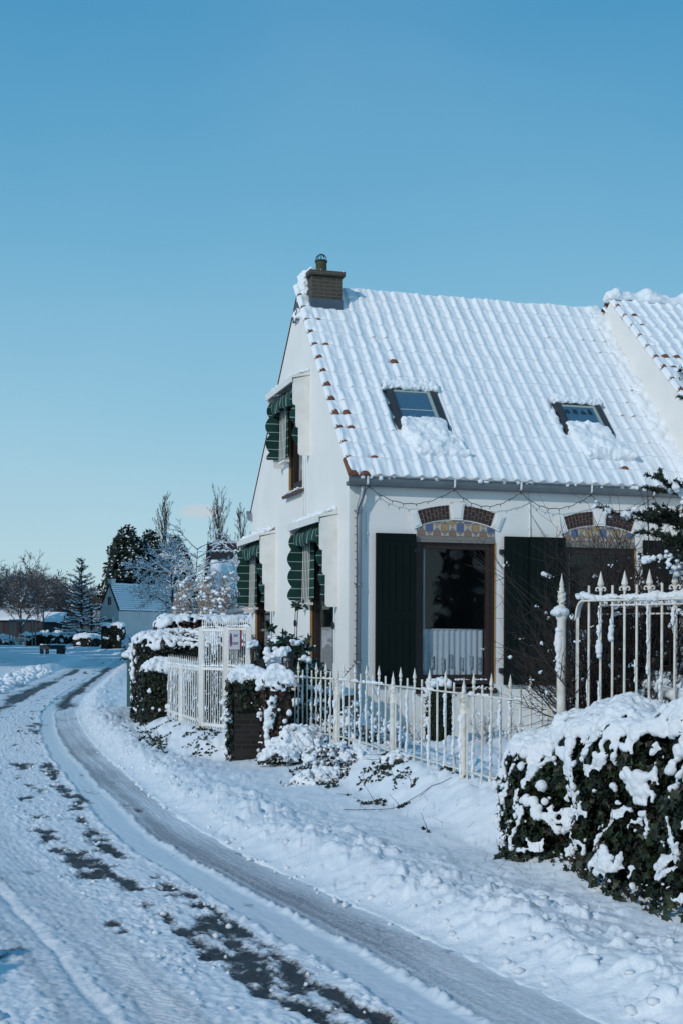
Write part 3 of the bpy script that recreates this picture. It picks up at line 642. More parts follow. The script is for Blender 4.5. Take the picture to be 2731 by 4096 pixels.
# folding awnings in white boxes
def awning(b0, b1, zt, zm1, zm2, zb, kind):
    m = MB()
    m.prism([(0, zt + .035), (-.31, zt - .045), (-.31, zt - .085), (0, zt - .02)], 1, b0 - .015, b1 + .015)      # lid
    m.box(-.325, -.3, b0 - .02, b1 + .02, zt - .155, zt - .05)                                                 # fascia
    aw = m.build('awning', white_paint, house)
    for y in (b0, b1 - .022):
        P = [(0, zt - .02), (-.285, zt - .1), (-.285, zm1 + .03), (-.27, zm1), (-.235, zm1 - .01), (-.235, zm2 + .04), (-.22, zm2), (-.19, zm2 - .01), (-.19, zb + .03), (-.16, zb), (0, zb)]
        mm = MB(); mm.prism([p for p in P], 1, y, y + .022); mm.build('side_panel', white_paint, aw)
    # canopy roll bunched under the lid
    ys = np.linspace(b0 + .03, b1 - .03, 60); ph = np.linspace(0, 1, 26); P = []
    for t in ph:
        row = []
        for y in ys:
            sw = .03 * sin(y * 9 + t * 5) + .02 * sin(y * 23 + t * 9)
            x = -.06 - .19 * math.sin(t * pi * .72) - sw * t * .6; z = zt - .06 - .36 * t - .04 * sin(t * 9 + sin(y * 6)) * t + .03 * abs(sin(y * 7)) * t
            row.append((x, y, z))
        P.append(row)
    mm = MB(); mm.grid(np.array(P)); mm.grid(np.array(P)[::-1] + V(.012, 0, 0)); mm.build('canopy', roll_m, aw, True)
    # scalloped side wings hanging at either end
    for y, wv, wl, ztop, zlow in ((b1 - .06, .32, .31, zt - .20, zb + .14), (b0 + .07, .335, .235, zt - .28, zb + .16)):
        zs = np.linspace(zlow, ztop, 70); L_ = ztop - zlow; out = []
        for z in zs:
            q = (ztop - z) / .30
            out.append(-(wv + (wl - wv) * (ztop - z) / L_ - .03 + .075 * abs(sin(q * pi + .5)) ** .8 - .02 - .06 * max(0, (z - (ztop - .2)) / .2)))
        out = np.array(out); out[0:3] += [.03, .015, .005]
        P = np.stack([np.stack([np.full(70, -.02), np.full(70, y) + .01 * np.sin(zs * 11), zs], -1), np.stack([out * .5, np.full(70, y) + .025 * np.sin(zs * 9 + 1), zs], -1), np.stack([out, np.full(70, y) + .012 * np.sin(zs * 13 + 2), zs], -1)])
        mm = MB(); mm.grid(P); mm.grid(P[::-1] + V(0, .008, 0)); mm.build('wing', flap_m, aw, True)
    ys = np.linspace(b1 - .56, b1 - .09, 40); zs = np.linspace(zb + .16, zt - .3, 12)
    mm = MB(); mm.grid(np.array([[(-.045 + .02 * sin(y * 55), y, z) for y in ys] for z in zs])); mm.build('folded_cloth', flap_m, aw, True)
    for q in range(5):                                  # folded hoop arms
        y = b1 - .13 - q * .085
        mm = MB(); mm.bar((-.11 + .004 * q, y, zb + .12), (-.09 + .004 * q, y + .005, zt - .35), .011, .011); mm.build('arm', white_paint, aw)
    mm = MB(); mm.box(-.12, -.02, b1 - .50, b1 - .10, zb + .06, zb + .10); mm.build('hinge_block', white_paint, aw)
    C = [(random.uniform(-.29, 0), random.uniform(b0 + .02, b1 - .02), 0) for _ in range(int(260 * (b1 - b0)))]
    C = [(x, y, zt + .02 + .26 * x + random.uniform(0, .03) + (.05 * (1 + x / .3))) for x, y, _ in C]
    lumps('snow', C, RNG.uniform(.022, .04, len(C)), .014, snow, aw, .8, 8)
awning(.58, 2.42, 3.55, 2.99, 2.62, 2.14, 0); awning(4.65, 6.48, 3.57, 3.0, 2.63, 2.15, 0); awning(2.27, 4.06, 5.93, 5.42, 5.06, 4.61, 1)
# small cords, cleats, conduits
for b, z0, z1 in ((.72, 1.3, 2.14), (4.8, 1.5, 2.15), (3.05, 1.2, 2.2)):
    m = MB()
    m.tube([(-.03, b, z1), (-.035, b + .005, (z0 + z1) / 2), (-.03, b, z0)], .006)
    m.lathe([(.0, -.06), (.022, -.04), (.026, 0), (.02, .05), (0, .07)], (-.035, b, z1 - .28), 6)
    m.build('awning_cord', black_iron, house)
m = MB(); m.tube([(2.81, -.012, 3.87), (2.82, -.012, 3.2)], .012); m.tube([(2.81, -.012, 3.36), (2.81, -.012, 3.33)], .02); m.tube([(.26, -.012, 3.5), (.26, -.012, 2.95)], .008); m.tube([(.26, -.012, 3.22), (.26, -.012, 3.19)], .018)
m.tube([(-.012, 2.66, 4.6), (-.012, 2.66, 3.55)], .010); m.tube([(-.012, 2.52, 4.6), (-.012, 2.52, 3.55)], .006)
m.build('cable_conduit', white_paint, house)
# gutter, brackets, downpipe
m = MB(); prof = [(-.035, 3.885), (-.10, 3.865), (-.155, 3.885), (-.175, 3.93), (-.178, 3.985), (-.19, 3.99), (-.19, 4.0), (-.165, 3.995), (-.16, 3.93), (-.035, 3.93)]
m.prism(prof, 0, -.06, 5.6); g_ = m.build('gutter', M('dark_zinc', (.13, .15, .165), .55, metal=.3, bump=(12, .1, .004), var=(5, (.19, .21, .225), .6)), house)
for x in (.22, 1.55, 2.6, 3.75, 4.8):
    m = MB(); m.prism([(-.03, 3.86), (-.19, 3.90), (-.2, 4.01), (-.196, 4.01), (-.185, 3.895), (-.03, 3.85)], 0, x - .015, x + .015); m.build('gutter_bracket', white_paint, g_)
m = MB(); C = [(x, -.14 + random.uniform(-.03, .03), 3.985 + random.uniform(0, .015)) for x in np.arange(0, 5.55, .03)]
lumps('snow', C, RNG.uniform(.025, .045, len(C)), .016, snow, g_, .7)
m = MB(); m.tube([(.17, -.11, 3.87), (.17, -.11, 3.80), (.155, -.105, 3.70), (.13, -.085, 3.60), (.125, -.075, 3.5), (.125, -.07, .0)], .038, 10)
for z in (2.42, 1.30, 3.47):
    m.tube([(.125, -.07, z), (.125, -.07, z + .05)], .047, 10); 
    m.box(.07, .18, -.075, 0, z + .045, z + .06)
m.build('downpipe', zinc, house, True)
m = MB(); m.prism([(6.60, 3.92), (6.62, 4.06), (6.95, 4.14), (6.97, 4.10), (6.75, 3.94)], 0, -.05, 1.2); m.build('rear_gutter', zinc, house)
m = MB(); m.tube([(-.12, 6.75, 2.22), (-.12, 8.4, 2.20)], .055, 10); m.build('drain_pipe', zinc, house, True)

# pantile roofs: tiles and, over them, snow that shows the tiles' rolls and courses
def pantiles(parent, a0, a1, yb, zb, slope, Lw, colw=.213, roww=.352, seed=0, expose=1.0, skips=(), thick=.055, verge=True, flip=1, noses=False, tile_mat=None, snow_mat=None):
    cs, sn = cos(slope), sin(slope)
    na = max(2, int((a1 - a0) / colw * 12)); A = np.linspace(a0, a1, na); nr = int(math.ceil(Lw / roww))
    fr = np.array([0, .03, .07, .12, .18, .26, .36, .48, .6, .72, .84, .93, 1.0])
    W = np.concatenate([(k + fr) * roww for k in range(nr)]); FR = np.tile(fr, nr); RI = np.repeat(np.arange(nr), len(fr))
    ok = W <= Lw + 1e-6; W, FR, RI = W[ok], FR[ok], RI[ok]
    AA, WW = np.meshgrid(A, W); FF = np.repeat(FR[:, None], na, 1); RR = np.repeat(RI[:, None], na, 1); CI = np.floor((AA - a0) / colw).astype(int)
    ph = (AA - a0) / colw * 2 * pi
    roll = (.5 + .5 * np.cos(ph + .5 * np.sin(ph) - .6)) ** 1.3
    ht = .044 * roll + .050 * (1 - FF)
    def put(h): return np.stack([AA, yb + flip * (WW * cs - h * sn), zb + WW * sn + h * cs], -1)
    m = MB(); P = put(ht); m.grid(P[:, ::-1] if flip > 0 else P)
    rs = np.random.default_rng(400 + seed); nk = int((a1 - a0) / colw) + 2; bt = np.zeros((nk, nr + 1))
    for k in range(int((a1 - a0) / colw)) if noses else ():       # bare tile noses that stick out of the snow
        for i in range(nr):
            pr = 1.0 if k == 0 else .52 if k == 1 else .26 if k == 2 else .03 if k < 6 else .004
            if rs.random() > pr or any(x0 - .05 < a0 + k * colw < x1 + .05 and w0 - .1 < i * roww < w1 + .05 for x0, x1, w0, w1 in skips): continue
            bt[k, i] = 1; xc = a0 + colw * (k + .075) + (.045 if k == 0 else 0); hh = rs.uniform(.098, .112) - (.012 if k == 0 else 0); wd = rs.uniform(.066, .085) * (.85 if k == 0 else 1); ln = rs.uniform(.06, .11); th_ = np.linspace(-1.75, 1.75, 9)
            g = []
            for w, sc in ((i * roww - .012, .74), (i * roww - .014, 1), (i * roww + ln, .96), (i * roww + ln + .05, .7)):
                g.append([(xc + wd * sc * sin(q), yb + flip * (w * cs - (hh * sc * (.25 + .75 * cos(q))) * sn), zb + w * sn + (hh * sc * (.25 + .75 * cos(q))) * cs) for q in th_])
            m.grid(np.array(g))
    t = m.build('roof', tile_mat or terra, parent, True)
    rnd = _h(CI, RR, RR * 0, 71 + seed)
    dist = AA - a0
    pe = expose * np.where(CI == 0, 1.0, np.where(CI == 1, .62, np.where(CI == 2, .34, np.where(dist < 1.5, .12, .018))))
    ex = (rnd < pe) * 1.0
    crease = np.exp(-np.maximum(FF, 0) / .06) + .55 * np.exp(-(1 - FF) / .05) * roll
    T = thick + .018 * fbm(AA * 3, WW * 3, 0, 3, 5 + seed) + .010 * np.abs(fbm(AA * 11, WW * 11, 0, 2, 8 + seed))
    A2 = fbm(AA * .75, WW * .55, 0, 3, 60 + seed); T = T + .022 * A2
    soft = np.clip(1.15 - dist * .33, .22, 1)
    T = T - .036 * soft * crease - ex * np.exp(-np.maximum(FF - .03, 0) / .085) * (.01 + .16 * sst(.15, .6, roll))
    T = T + .022 * sst(.78, .97, FF) * (1 - roll)
    if noses:
        KI = np.clip(np.round((AA - a0) / colw - .075).astype(int), 0, nk - 1); xk = a0 + colw * (KI + .075) + np.where(KI == 0, .045, 0)
        fe = np.exp(-np.maximum(FF - .06, 0) / .09) + .5 * np.exp(-(1 - FF) / .03) * 0
        T = T - bt[KI, RR] * fe * .13 * np.exp(-((AA - xk) / .085) ** 2)
    # fold along each roll's lee side
    T = T - .012 * np.exp(-((np.mod((AA - a0) / colw - .32, 1) - .5) / .09) ** 2) * np.clip(1.6 - dist * .22, .45, 1)
    if verge: T = T - .03 * np.exp(-dist / .02)
    for (x0, x1, w0, w1) in skips:
        T = np.where((AA > x0) & (AA < x1) & (WW > w0) & (WW < w1), -.06, T)
    hs = (.034 * roll + .030 * (1 - FF) * soft) * np.clip(np.clip(1.5 - dist * .17, .55, 1) * (1 - .4 * A2), .3, 1.1) + .016 + T
    if noses: hs = np.maximum(hs, ht + .014 - .2 * bt[KI, RR] * fe * np.exp(-((AA - xk) / .085) ** 2) - .012 * (crease > .6))
    hs[0] = -.01
    AA = AA.copy(); AA[:, 0] -= .022; hs[:, 0] = .035 if not verge else .055; m = MB(); P = put(hs); m.grid(P[:, ::-1] if flip > 0 else P); m.build('snow', snow_mat or snow_roof, t, True)
    return t
SL = math.atan(1.05); RYB, RZB = -.15, 3.975; RLW = (AB + .1 - RYB) / cos(SL)
def rp(a, w, h): return (a, RYB + w * cos(SL) - h * sin(SL), RZB + w * sin(SL) + h * cos(SL))
SK = [(.93, 1.73, 1.12, 2.16), (3.72, 4.52, 1.22, 2.02)]
roof = pantiles(house, -.04, HL, RYB, RZB, SL, RLW, expose=.0, noses=True, skips=[(a - .05, b + .05, w0 - .05, w1 + .04) for a, b, w0, w1 in SK])
SLb = math.atan2(AZ2 + .1 - 4.05, HD - AB)
rb = pantiles(house, .02, HL, HD + .12, 4.02, SLb, (HD + .12 - AB) / cos(SLb), seed=3, expose=.3, flip=-1)
m = MB(); m.prism([(AB, 7.40), (AB, 7.43), (HD + .13, 4.06), (HD + .13, 4.03)], 0, -.012, .02); m.build('verge_tile', terra, house)
# half-round verge tiles, street side
for i in range(1):
    w0 = i * .352 + .01
    m = MB(); pts = [rp(-.035, w0 + t * .36, .035 + .03 * (1 - t)) for t in np.linspace(0, 1, 4)]
    m.tube(pts, .045, 8); m.build('verge_tile', terra, roof, True)
# ridge: snow humps over ridge tiles
C = []; R = []
for a in np.arange(.72, HL, .03):
    u_ = ((a / .37) % 1); C.append((a, AB + random.uniform(-.02, .02), AZ2 + .13 + .03 * u_ ** 3)); R.append(.105 + .025 * u_ ** 2 + random.uniform(-.008, .008))
    C.append((a, AB - .10, AZ2 + .06)); R.append(.09)
lumps('ridge_snow', C, R, .025, snow_roof, house, .9, 4)
m = MB(); m.tube([(.66, AB, AZ2 + .10), (1.2, AB, AZ2 + .10)], .11, 10); m.build('ridge_tile', terra, house, True)
# drift in the valley against the neighbour's gable
C = [rp(HL - random.uniform(0, .22), w, random.uniform(0, .05)) for w in np.arange(.1, RLW, .012)]
lumps('snow_drift', C, RNG.uniform(.05, .10, len(C)), .03, snow_roof, house, .9, 4)
# roof windows
for k, (a, b, w0, w1) in enumerate(SK):
    m = MB(); rk = lambda x, t, w: rp(x, w, .118 - t)
    ring(m, rk, a, b, w0, w1, (.085, .085, .10, .10), -.012, .10); ring(m, rk, a + .085, b - .085, w0 + .1, w1 - .1, .012, -.018, .06)
    ring(m, rk, a + .097, b - .097, w0 + .112, w1 - .112, (.015, .05, .02, .05), .0, .05, 1)
    s_ = m.build('skylight', [alu, M('pale_sash', (.34, .42, .41), .5)], house)
    m = MB(); quad(m, rk, a + .1, b - .1, w0 + .1, w1 - .1, .004); m.build('pane', glass, s_)
    m = MB(); quad(m, rk, a + .09, b - .09, w0 + .1, w1 - .1, .016); m.build('roller_blind', blind, s_)
    if k == 0:
        m = MB(); ring(m, rk, a + .1, b - .1, w0 + .44, w0 + .46, (0, 0, .012, .0), .008, .015); m.build('blind_rail', white_paint, s_)
    else:
        shp = [[(0, 0), (.085, 0), (.085, .08), (.06, .11), (.043, .125), (.025, .11), (0, .08)], [(0, 0), (.085, 0), (.085, .13), (.065, .11), (.043, .12), (.02, .11), (0, .13)], [(0, 0), (.09, 0), (.09, .055), (.045, .11), (0, .055)], [(0, 0), (.07, 0), (.07, .09), (.035, .17), (0, .09)]]
        for i, q in enumerate(shp):
            x0 = a + .13 + i * .135; mm = MB(); mm.add([rk(x0 + x, .011, w0 + .47 + z) for x, z in q], [tuple(range(len(q)))]); mm.build('paper_cutout', M('cutout_blue', (.012, .03, .055), .8), s_)
    n = 420; C = [rp(a - .03 + random.random() * (b - a + .06), w1 - .10 + random.random() * .16, .12 + random.random() * .05) for _ in range(n)]
    lumps('snow', C, RNG.uniform(.025, .04, n), .012, snow_roof, s_, 1, 6)
    C = []; R = []                                       # slab that slid off the glass and heaped below
    for _ in range(2400):
        t = random.random(); w = w0 - .62 + t * .86; half = (b - a) / 2 * (.84 + .16 * (1 - t)); x = (a + b) / 2 + random.uniform(-1, 1) * half + (.05 if t < .5 else .0) + .12 * (1 - t) ** 2
        top = .17 - .05 * max(0, t - .8) * 5 + .05 * float(fbm(x * 5, w * 5, 0, 2, 3 + k)); C.append(rp(x, w, .03 + random.random() * max(top - .03, .01))); R.append(random.uniform(.03, .045))
    lumps('snow_heap', C, R, .016, snow_roof, s_, 1, 18, .22)
    if k == 1:
        C = [rp(a - .1 + random.uniform(-.03, .03), w, .06) for w in np.arange(w0 - .1, w1 - .25, .01)]
        lumps('snow_roll', C, .06, .018, snow_roof, s_, 1, 3)
# chimney
ch = MB(); ch.box(.13, .645, 2.70, 3.30, 6.6, 7.63); chim = ch.build('chimney', chim_brick, house)
m = MB(); m.box(.085, .69, 2.655, 3.345, 7.645, 7.72); m.build('chimney_cap', chim_brick, chim)
m = MB(); m.prism([(2.685, 6.6), (3.32, 6.6), (3.32, 7.26), (2.685, 7.26)], 0, .115, .66); m.prism([(-.05, 7.12), (.0, 7.30), (.125, 7.42), (.125, 7.0), (-.05, 6.95)], 1, 2.98, 3.26)
m.build('lead_flashing', lead, chim)
m = MB(); m.lathe([(.0, 0), (.10, 0), (.098, .05), (.09, .2), (.097, .215), (.097, .24), (.08, .25), (.07, .2)], (.37, 3.0, 7.72), 14); p_ = m.build('chimney_pot', M('mossy_pot', (.09, .09, .055), .9, bump=(30, .5, .01), var=(12, (.04, .045, .03), .9)), chim, True)
m = MB()
for i in range(10):
    t = i / 10 * 2 * pi; m.tube([(.37 + .10 * cos(t) * q, 3.0 + .10 * sin(t) * q, 7.95 + .13 * math.sqrt(max(0, 1 - q * q))) for q in (1, .85, .6, .3, 0)], .006, 4)
m.lathe([(.105, -.015), (.108, 0), (.1, .012)], (.37, 3.0, 7.96), 12); m.build('cowl', black_iron, p_)
C = [(random.uniform(.07, .69), random.uniform(2.66, 3.35), 7.725) for _ in range(160)]; R = [random.uniform(.015, .03) for _ in C]
for _ in range(900): z = random.uniform(6.95, 7.76); C.append((.10 + random.uniform(-.045, .02), random.uniform(2.93, 3.33), z)); R.append(random.uniform(.02, .04))
for _ in range(60): C.append((.16 + random.uniform(-.1, .08), random.uniform(2.9, 3.3), 7.75 + random.uniform(0, .05))); R.append(.035)
for _ in range(120): C.append((random.uniform(-.05, .12), random.uniform(2.9, 3.2), 7.08 + random.uniform(-.1, .05))); R.append(.04)
lumps('snow', C, R, .014, snow_roof, chim, 1, 6)

# ------------------------------------------------------------------ the neighbour's taller house
nb = root('neighbour_house', 'taller white neighbouring house at the right with snowy pantile roof and bare gable', 'house', HC, HA)
NB, NZ, NSL = 2.75, 7.62, math.atan(.86)
m = MB(); gable_poly(m, [(-1.6, -.2), (6.9, -.2), (6.9, 4.6), (NB, NZ), (-1.6, NZ - .86 * (NB + 1.6))], [], lambda y, t, z: (HL + t, y, z))
m.add([(HL, -1.6, -.2), (11, -1.6, -.2), (11, -1.6, 4), (HL, -1.6, 4)], [(0, 1, 2, 3)]); m.build('wall', plaster, nb)
nyb, nzb = -1.75, NZ - .86 * (NB + 1.75) - .02
pantiles(nb, HL - .03, 10.5, nyb, nzb, NSL, (NB - nyb) / cos(NSL) + .08, seed=9, expose=.0, noses=True, verge=False)
pantiles(nb, HL - .03, 10.5, 7.2, NZ - .86 * (7.2 - NB) + .03, NSL, (7.2 - NB) / cos(NSL) + .05, seed=12, expose=.2, flip=-1)
C = []; R = []
for a in np.arange(HL + .02, 10.4, .03):
    u_ = (a / .37) % 1; C.append((a, NB, NZ + .12 + .03 * u_ ** 3)); R.append(.08 + .02 * u_ ** 2); C.append((a, NB - .1, NZ + .04)); R.append(.07)
for _ in range(60): C.append((HL - .02 + random.uniform(-.04, .1), NB + random.uniform(-.12, .1), NZ + random.uniform(.02, .16))); R.append(.08)
lumps('ridge_snow', C, R, .026, snow_roof, nb, .9, 4)

# ------------------------------------------------------------------ helpers for plants
def sq_pts(rng, n, Lx, W, H, ex=6, taper=0.0, amp=.06, nsc=2.0, seed=0, bottom=.03):
    """Random points and normals on a rounded, lumpy hedge body standing on the ground."""
    ar = np.array([Lx * H, Lx * H, W * H, W * H, Lx * W]); k = rng.choice(5, n, p=ar / ar.sum())
    a, b = rng.uniform(-1, 1, n), rng.uniform(-1, 1, n); c = rng.uniform(bottom, 1, n)
    p = np.where((k < 2)[:, None], np.stack([a, np.where(k == 0, -1.0, 1.0), c], -1), np.where((k < 4)[:, None], np.stack([np.where(k == 2, -1.0, 1.0), b, c], -1), np.stack([a, b, np.ones(n)], -1)))
    return sq_map(p, Lx, W, H, ex, taper, amp, nsc, seed)
def sq_map(p, Lx, W, H, ex, taper, amp, nsc, seed):
    q = (np.abs(p) ** ex).sum(1) ** (1 / ex); p = p / q[:, None]
    S = V(Lx / 2, W / 2, H); nr = np.sign(p) * np.abs(p) ** (ex - 1) / S; nr /= np.linalg.norm(nr, axis=1)[:, None]
    P = p * S; P[:, 2] *= 1 + taper * p[:, 0]
    P = P + nr * (amp * fbm(P[:, 0] * nsc, P[:, 1] * nsc, P[:, 2] * nsc, 3, seed))[:, None]
    return P, nr
def sq_core(m, Lx, W, H, ex, taper, amp, nsc, seed, shrink, mi):
    for ax, sg in ((1, -1), (1, 1), (0, -1), (0, 1), (2, 1)):
        u, v = np.meshgrid(np.linspace(-1, 1, 14), np.linspace(-1, 1, 14) if ax == 2 else np.linspace(0, 1, 9))
        p = np.zeros(u.shape + (3,)); o = [i for i in range(3) if i != ax]; p[..., ax] = sg; p[..., o[0]] = u; p[..., o[1]] = v
        P, nr = sq_map(p.reshape(-1, 3), Lx, W, H, ex, taper, amp, nsc, seed)
        m.grid((P - nr * shrink).reshape(u.shape + (3,)), mi)
LEAF = [(0, 1), (.28, .45), (.3, 0), (.15, -.5), (0, -.62), (-.15, -.5), (-.3, 0), (-.28, .45)]
IVY = [(0, .75), (.22, .28), (.62, .30), (.34, -.08), (.42, -.5), (.1, -.36), (-.1, -.36), (-.42, -.5), (-.34, -.08), (-.62, .30), (-.22, .28)]
OVAL = [(0, .6), (.34, .2), (.34, -.25), (0, -.6), (-.34, -.25), (-.34, .2)]
DIA = [(0, .6), (.4, 0), (0, -.6), (-.4, 0)]
def hedge(name, label, cat, loc, rz, Lx, W, H, leafm, lsize, nleaf, shape, voxel, rs, nsnow, ex=6, taper=0., amp=.06, nsc=2., seed=0, clump=.25, side=.25, top=1.0, depth=.08, group=None, flop=.55, topthr=.45, snm=None, drape=0.0, squash=.75):
    r = root(name, label, cat, loc, rz, group); rng = np.random.default_rng(100 + seed)
    m = MB(); P, Nn = sq_pts(rng, nleaf, Lx, W, H, ex, taper, amp, nsc, seed)
    P = P - Nn * (depth * rng.random(nleaf) ** 1.5)[:, None]
    m.leaves(P, Nn, lsize * rng.uniform(.6, 1.25, nleaf), shape, rng, flop)
    sq_core(m, Lx, W, H, ex, taper, amp, nsc, seed, depth * .9, 1)
    m.build('foliage', [leafm, core], r, False)
    P, Nn = sq_pts(rng, nsnow * 3, Lx, W, H, ex, taper, amp, nsc, seed, .12)
    nz = fbm(P[:, 0] * clump * 4, P[:, 1] * clump * 4, P[:, 2] * clump * 4, 3, seed + 60) + .35 * rng.normal(size=len(P)) * .3
    sd = Nn[:, 2] <= topthr
    dr = sst(drape, 0, H * (1 + taper * P[:, 0] / (Lx / 2)) - P[:, 2]) if drape else 0
    keep = (~sd & (nz > .62 - 1.7 * top)) | (sd & (nz > .95 - 1.6 * side - 1.2 * dr))
    P, Nn = P[keep][:nsnow], Nn[keep][:nsnow]
    R = rs * rng.uniform(.6, 1.35, len(P)) * np.where(Nn[:, 2] > topthr, 1.15, .85)
    P = P + Nn * .01; P[:, 2] += R * .3
    lumps('snow', P, R, voxel, snm or snow, r, squash, 3, .35)
    return r

# ------------------------------------------------------------------ the big ivy hedge in the right foreground
pa, pb = V(1.00, 10.15), V(2.28, 5.75)
dv = pb - pa; LH = float(np.linalg.norm(dv)); ang = math.atan2(dv[1], dv[0]); WH = .95
nv = V(-sin(ang), cos(ang))                      # towards the garden
ctr = (pa + pb) / 2 + nv * (WH / 2 + .02)
hedge('ivy_hedge', 'large dark ivy hedge heaped with snow in front of the tall fence', 'hedge', (ctr[0], ctr[1], .10), ang, LH, WH, 1.17, ivy, .055, 23000, IVY, .010, .0195, 21000,
      ex=3.1, taper=.22, amp=.17, nsc=2.1, seed=1, clump=2.7, side=.42, top=1.0, depth=.20, drape=.22, squash=.9, flop=.75)
def ivyroot(): pass

# ------------------------------------------------------------------ railings
def rail_finial(m, x, y, z, s=1.0, mi=0):         # spear with collar and two little scrolls
    m.lathe([(.012 * s, 0), (.02 * s, .01), (.012 * s, .022), (.018 * s, .035), (.026 * s, .055), (.017 * s, .078), (.0, .14)], (x, y, z), 8, mi)
def spear(m, x, y, z, s, ux, uy):
    m.lathe([(.010 * s, 0), (.018 * s, .008), (.011 * s, .02), (.011 * s, .03), (.026 * s, .052), (.020 * s, .075), (.0, .15)], (x, y, z), 8)
    for sg in (-1, 1):
        m.tube([(x + sg * ux * q * s, y + sg * uy * q * s, z + w * s) for q, w in ((.008, .02), (.03, .035), (.043, .028), (.045, .012), (.034, .008))], .0065 * s, 5)
def post_finial(m0, x0, y0, z0, s=.8):
    m = MB(); x = y = z = 0.0
    m.lathe([(.034, -.03), (.042, -.02), (.036, 0), (.024, .02), (.030, .05), (.036, .085), (.033, .12), (.022, .15), (.026, .165), (.018, .18), (.022, .20), (.010, .25), (.0, .31)], (x, y, z), 12)
    for k in range(3):
        m.tube([(x + .034 * cos(t * 5 + k * 2.1), y + .034 * sin(t * 5 + k * 2.1), z + .03 + .11 * t) for t in np.linspace(0, 1, 8)], .008, 4)
    for v in m.v: v *= s; v += V(x0, y0, z0)
    for f, mi in m.f: m0.f.append((f + m0.n, mi))
    m0.v += m.v; m0.n += m.n
def snow_strip(P, x, y, z0, z1, dx, dy, rng, dens=1.0, r=.011):
    z = z0
    while z < z1:
        if float(vn(x * 40 + z * 5, y * 31, 0, 9)) > -.15 / max(dens, .1) + .1: P[0].append((x + dx + rng.normal(0, .002), y + dy + rng.normal(0, .002), z)); P[1].append(r * rng.uniform(.7, 1.3))
        z += r * .8
fence = root('iron_railing', 'low white iron railing with spear finials along the cottage front garden', 'fence', (1.07, 11.8, 0), 0)
FX = lambda Z: 1.07 - .2714 * (Z - 11.8)
ptop = 1.285
rngf = np.random.default_rng(5)
def railing(parent, posts, ztop, zbase, nb, fin_every=2, last=None):
    o = V(parent.location[0], parent.location[1])
    for i in range(len(posts) - 1):
        A, B = posts[i], posts[i + 1]; d = B - A; Ln = np.linalg.norm(d); u = d / Ln
        m = MB(); S = ([], [])
        a0 = A + u * .085; b0 = B - u * .085; zt = ztop - .10
        pts = []
        for t in np.linspace(0, 1, 9): pts.append((*(a0 + u * .05 * (1 - cos(t * pi / 2)) - o), zt - .13 + .13 * sin(t * pi / 2)))
        for t in np.linspace(1, 0, 9): pts.append((*(b0 - u * .05 * (1 - cos(t * pi / 2)) - o), zt - .13 + .13 * sin(t * pi / 2)))
        pts = [(*(a0 - o), zbase)] + pts + [(*(b0 - o), zbase)]
        for p, q in zip(pts[:-1], pts[1:]): m.bar(p, q, .040, .012) if abs(p[2] - q[2]) < .2 else m.bar(p, q, .014, .042)
        m.bar((*(a0 - o), zbase + .12), (*(b0 - o), zbase + .12), .035, .012)
        m.bar((*(A - o), zt - .16), (*(a0 - o), zt - .16), .02, .03); m.bar((*(B - o), zt - .16), (*(b0 - o), zt - .16), .02, .03)
        for k in range(nb):
            p = a0 + (b0 - a0) * (k + .75) / (nb + .5) - o; fin = k % 2 == 0
            zb = zbase - .1
            m.tube([(p[0], p[1], zb), (p[0], p[1], zt + (.06 if fin else .09))], .0095, 6)
            if fin: spear(m, p[0], p[1], zt + .05, .72, u[0], u[1])
            snow_strip(S, p[0], p[1], zb + .1, zt - .02, -.009, -.004, rngf)
        for t in np.linspace(.03, .97, int(Ln / .02)):
            if float(vn(t * 9, i * 3.3, 0, 4)) > .15: q = a0 + (b0 - a0) * t - o; S[0].append((q[0] - .005, q[1], zt + .008)); S[1].append(.016)
        if len(A) and S[0]:
            pn = m.build('railing_panel', white_iron, parent, False); lumps('snow', S[0], S[1], .0065, snow, pn, 1, 2)
    for i, A in enumerate(posts):
        if last is not None and i in last: continue
        p = A - o; m = MB(); m.lathe([(.032, zbase - .3), (.032, ztop - .29), (.038, ztop - .28), (.032, ztop - .27), (.028, ztop - .22)], (p[0], p[1], 0), 10); m.lathe([(.044, zbase + .02), (.044, zbase + .06)], (p[0], p[1], 0), 10)
        po = m.build('post', white_iron, parent, True); m = MB(); post_finial(m, p[0], p[1], ztop - .20); m.build('finial', white_iron, po, True)
        S = ([], []); snow_strip(S, p[0], p[1], zbase + .05, ztop - .3, -.03, -.012, rngf, 1.6, .019)
        if S[0]: lumps('snow', S[0], S[1], .01, snow, po, 1, 2)
PZ = [17.25, 15.9, 13.8, 11.8, 9.95]
railing(fence, [V(-.615, 17.05)] + [V(FX(z), z) for z in PZ[1:]], ptop, .40, 8, last=(0, 4))
tall = root('tall_iron_fence', 'tall snow-clad white iron fence rising behind the ivy hedge', 'fence', (1.6, 9.83, 0), 0)
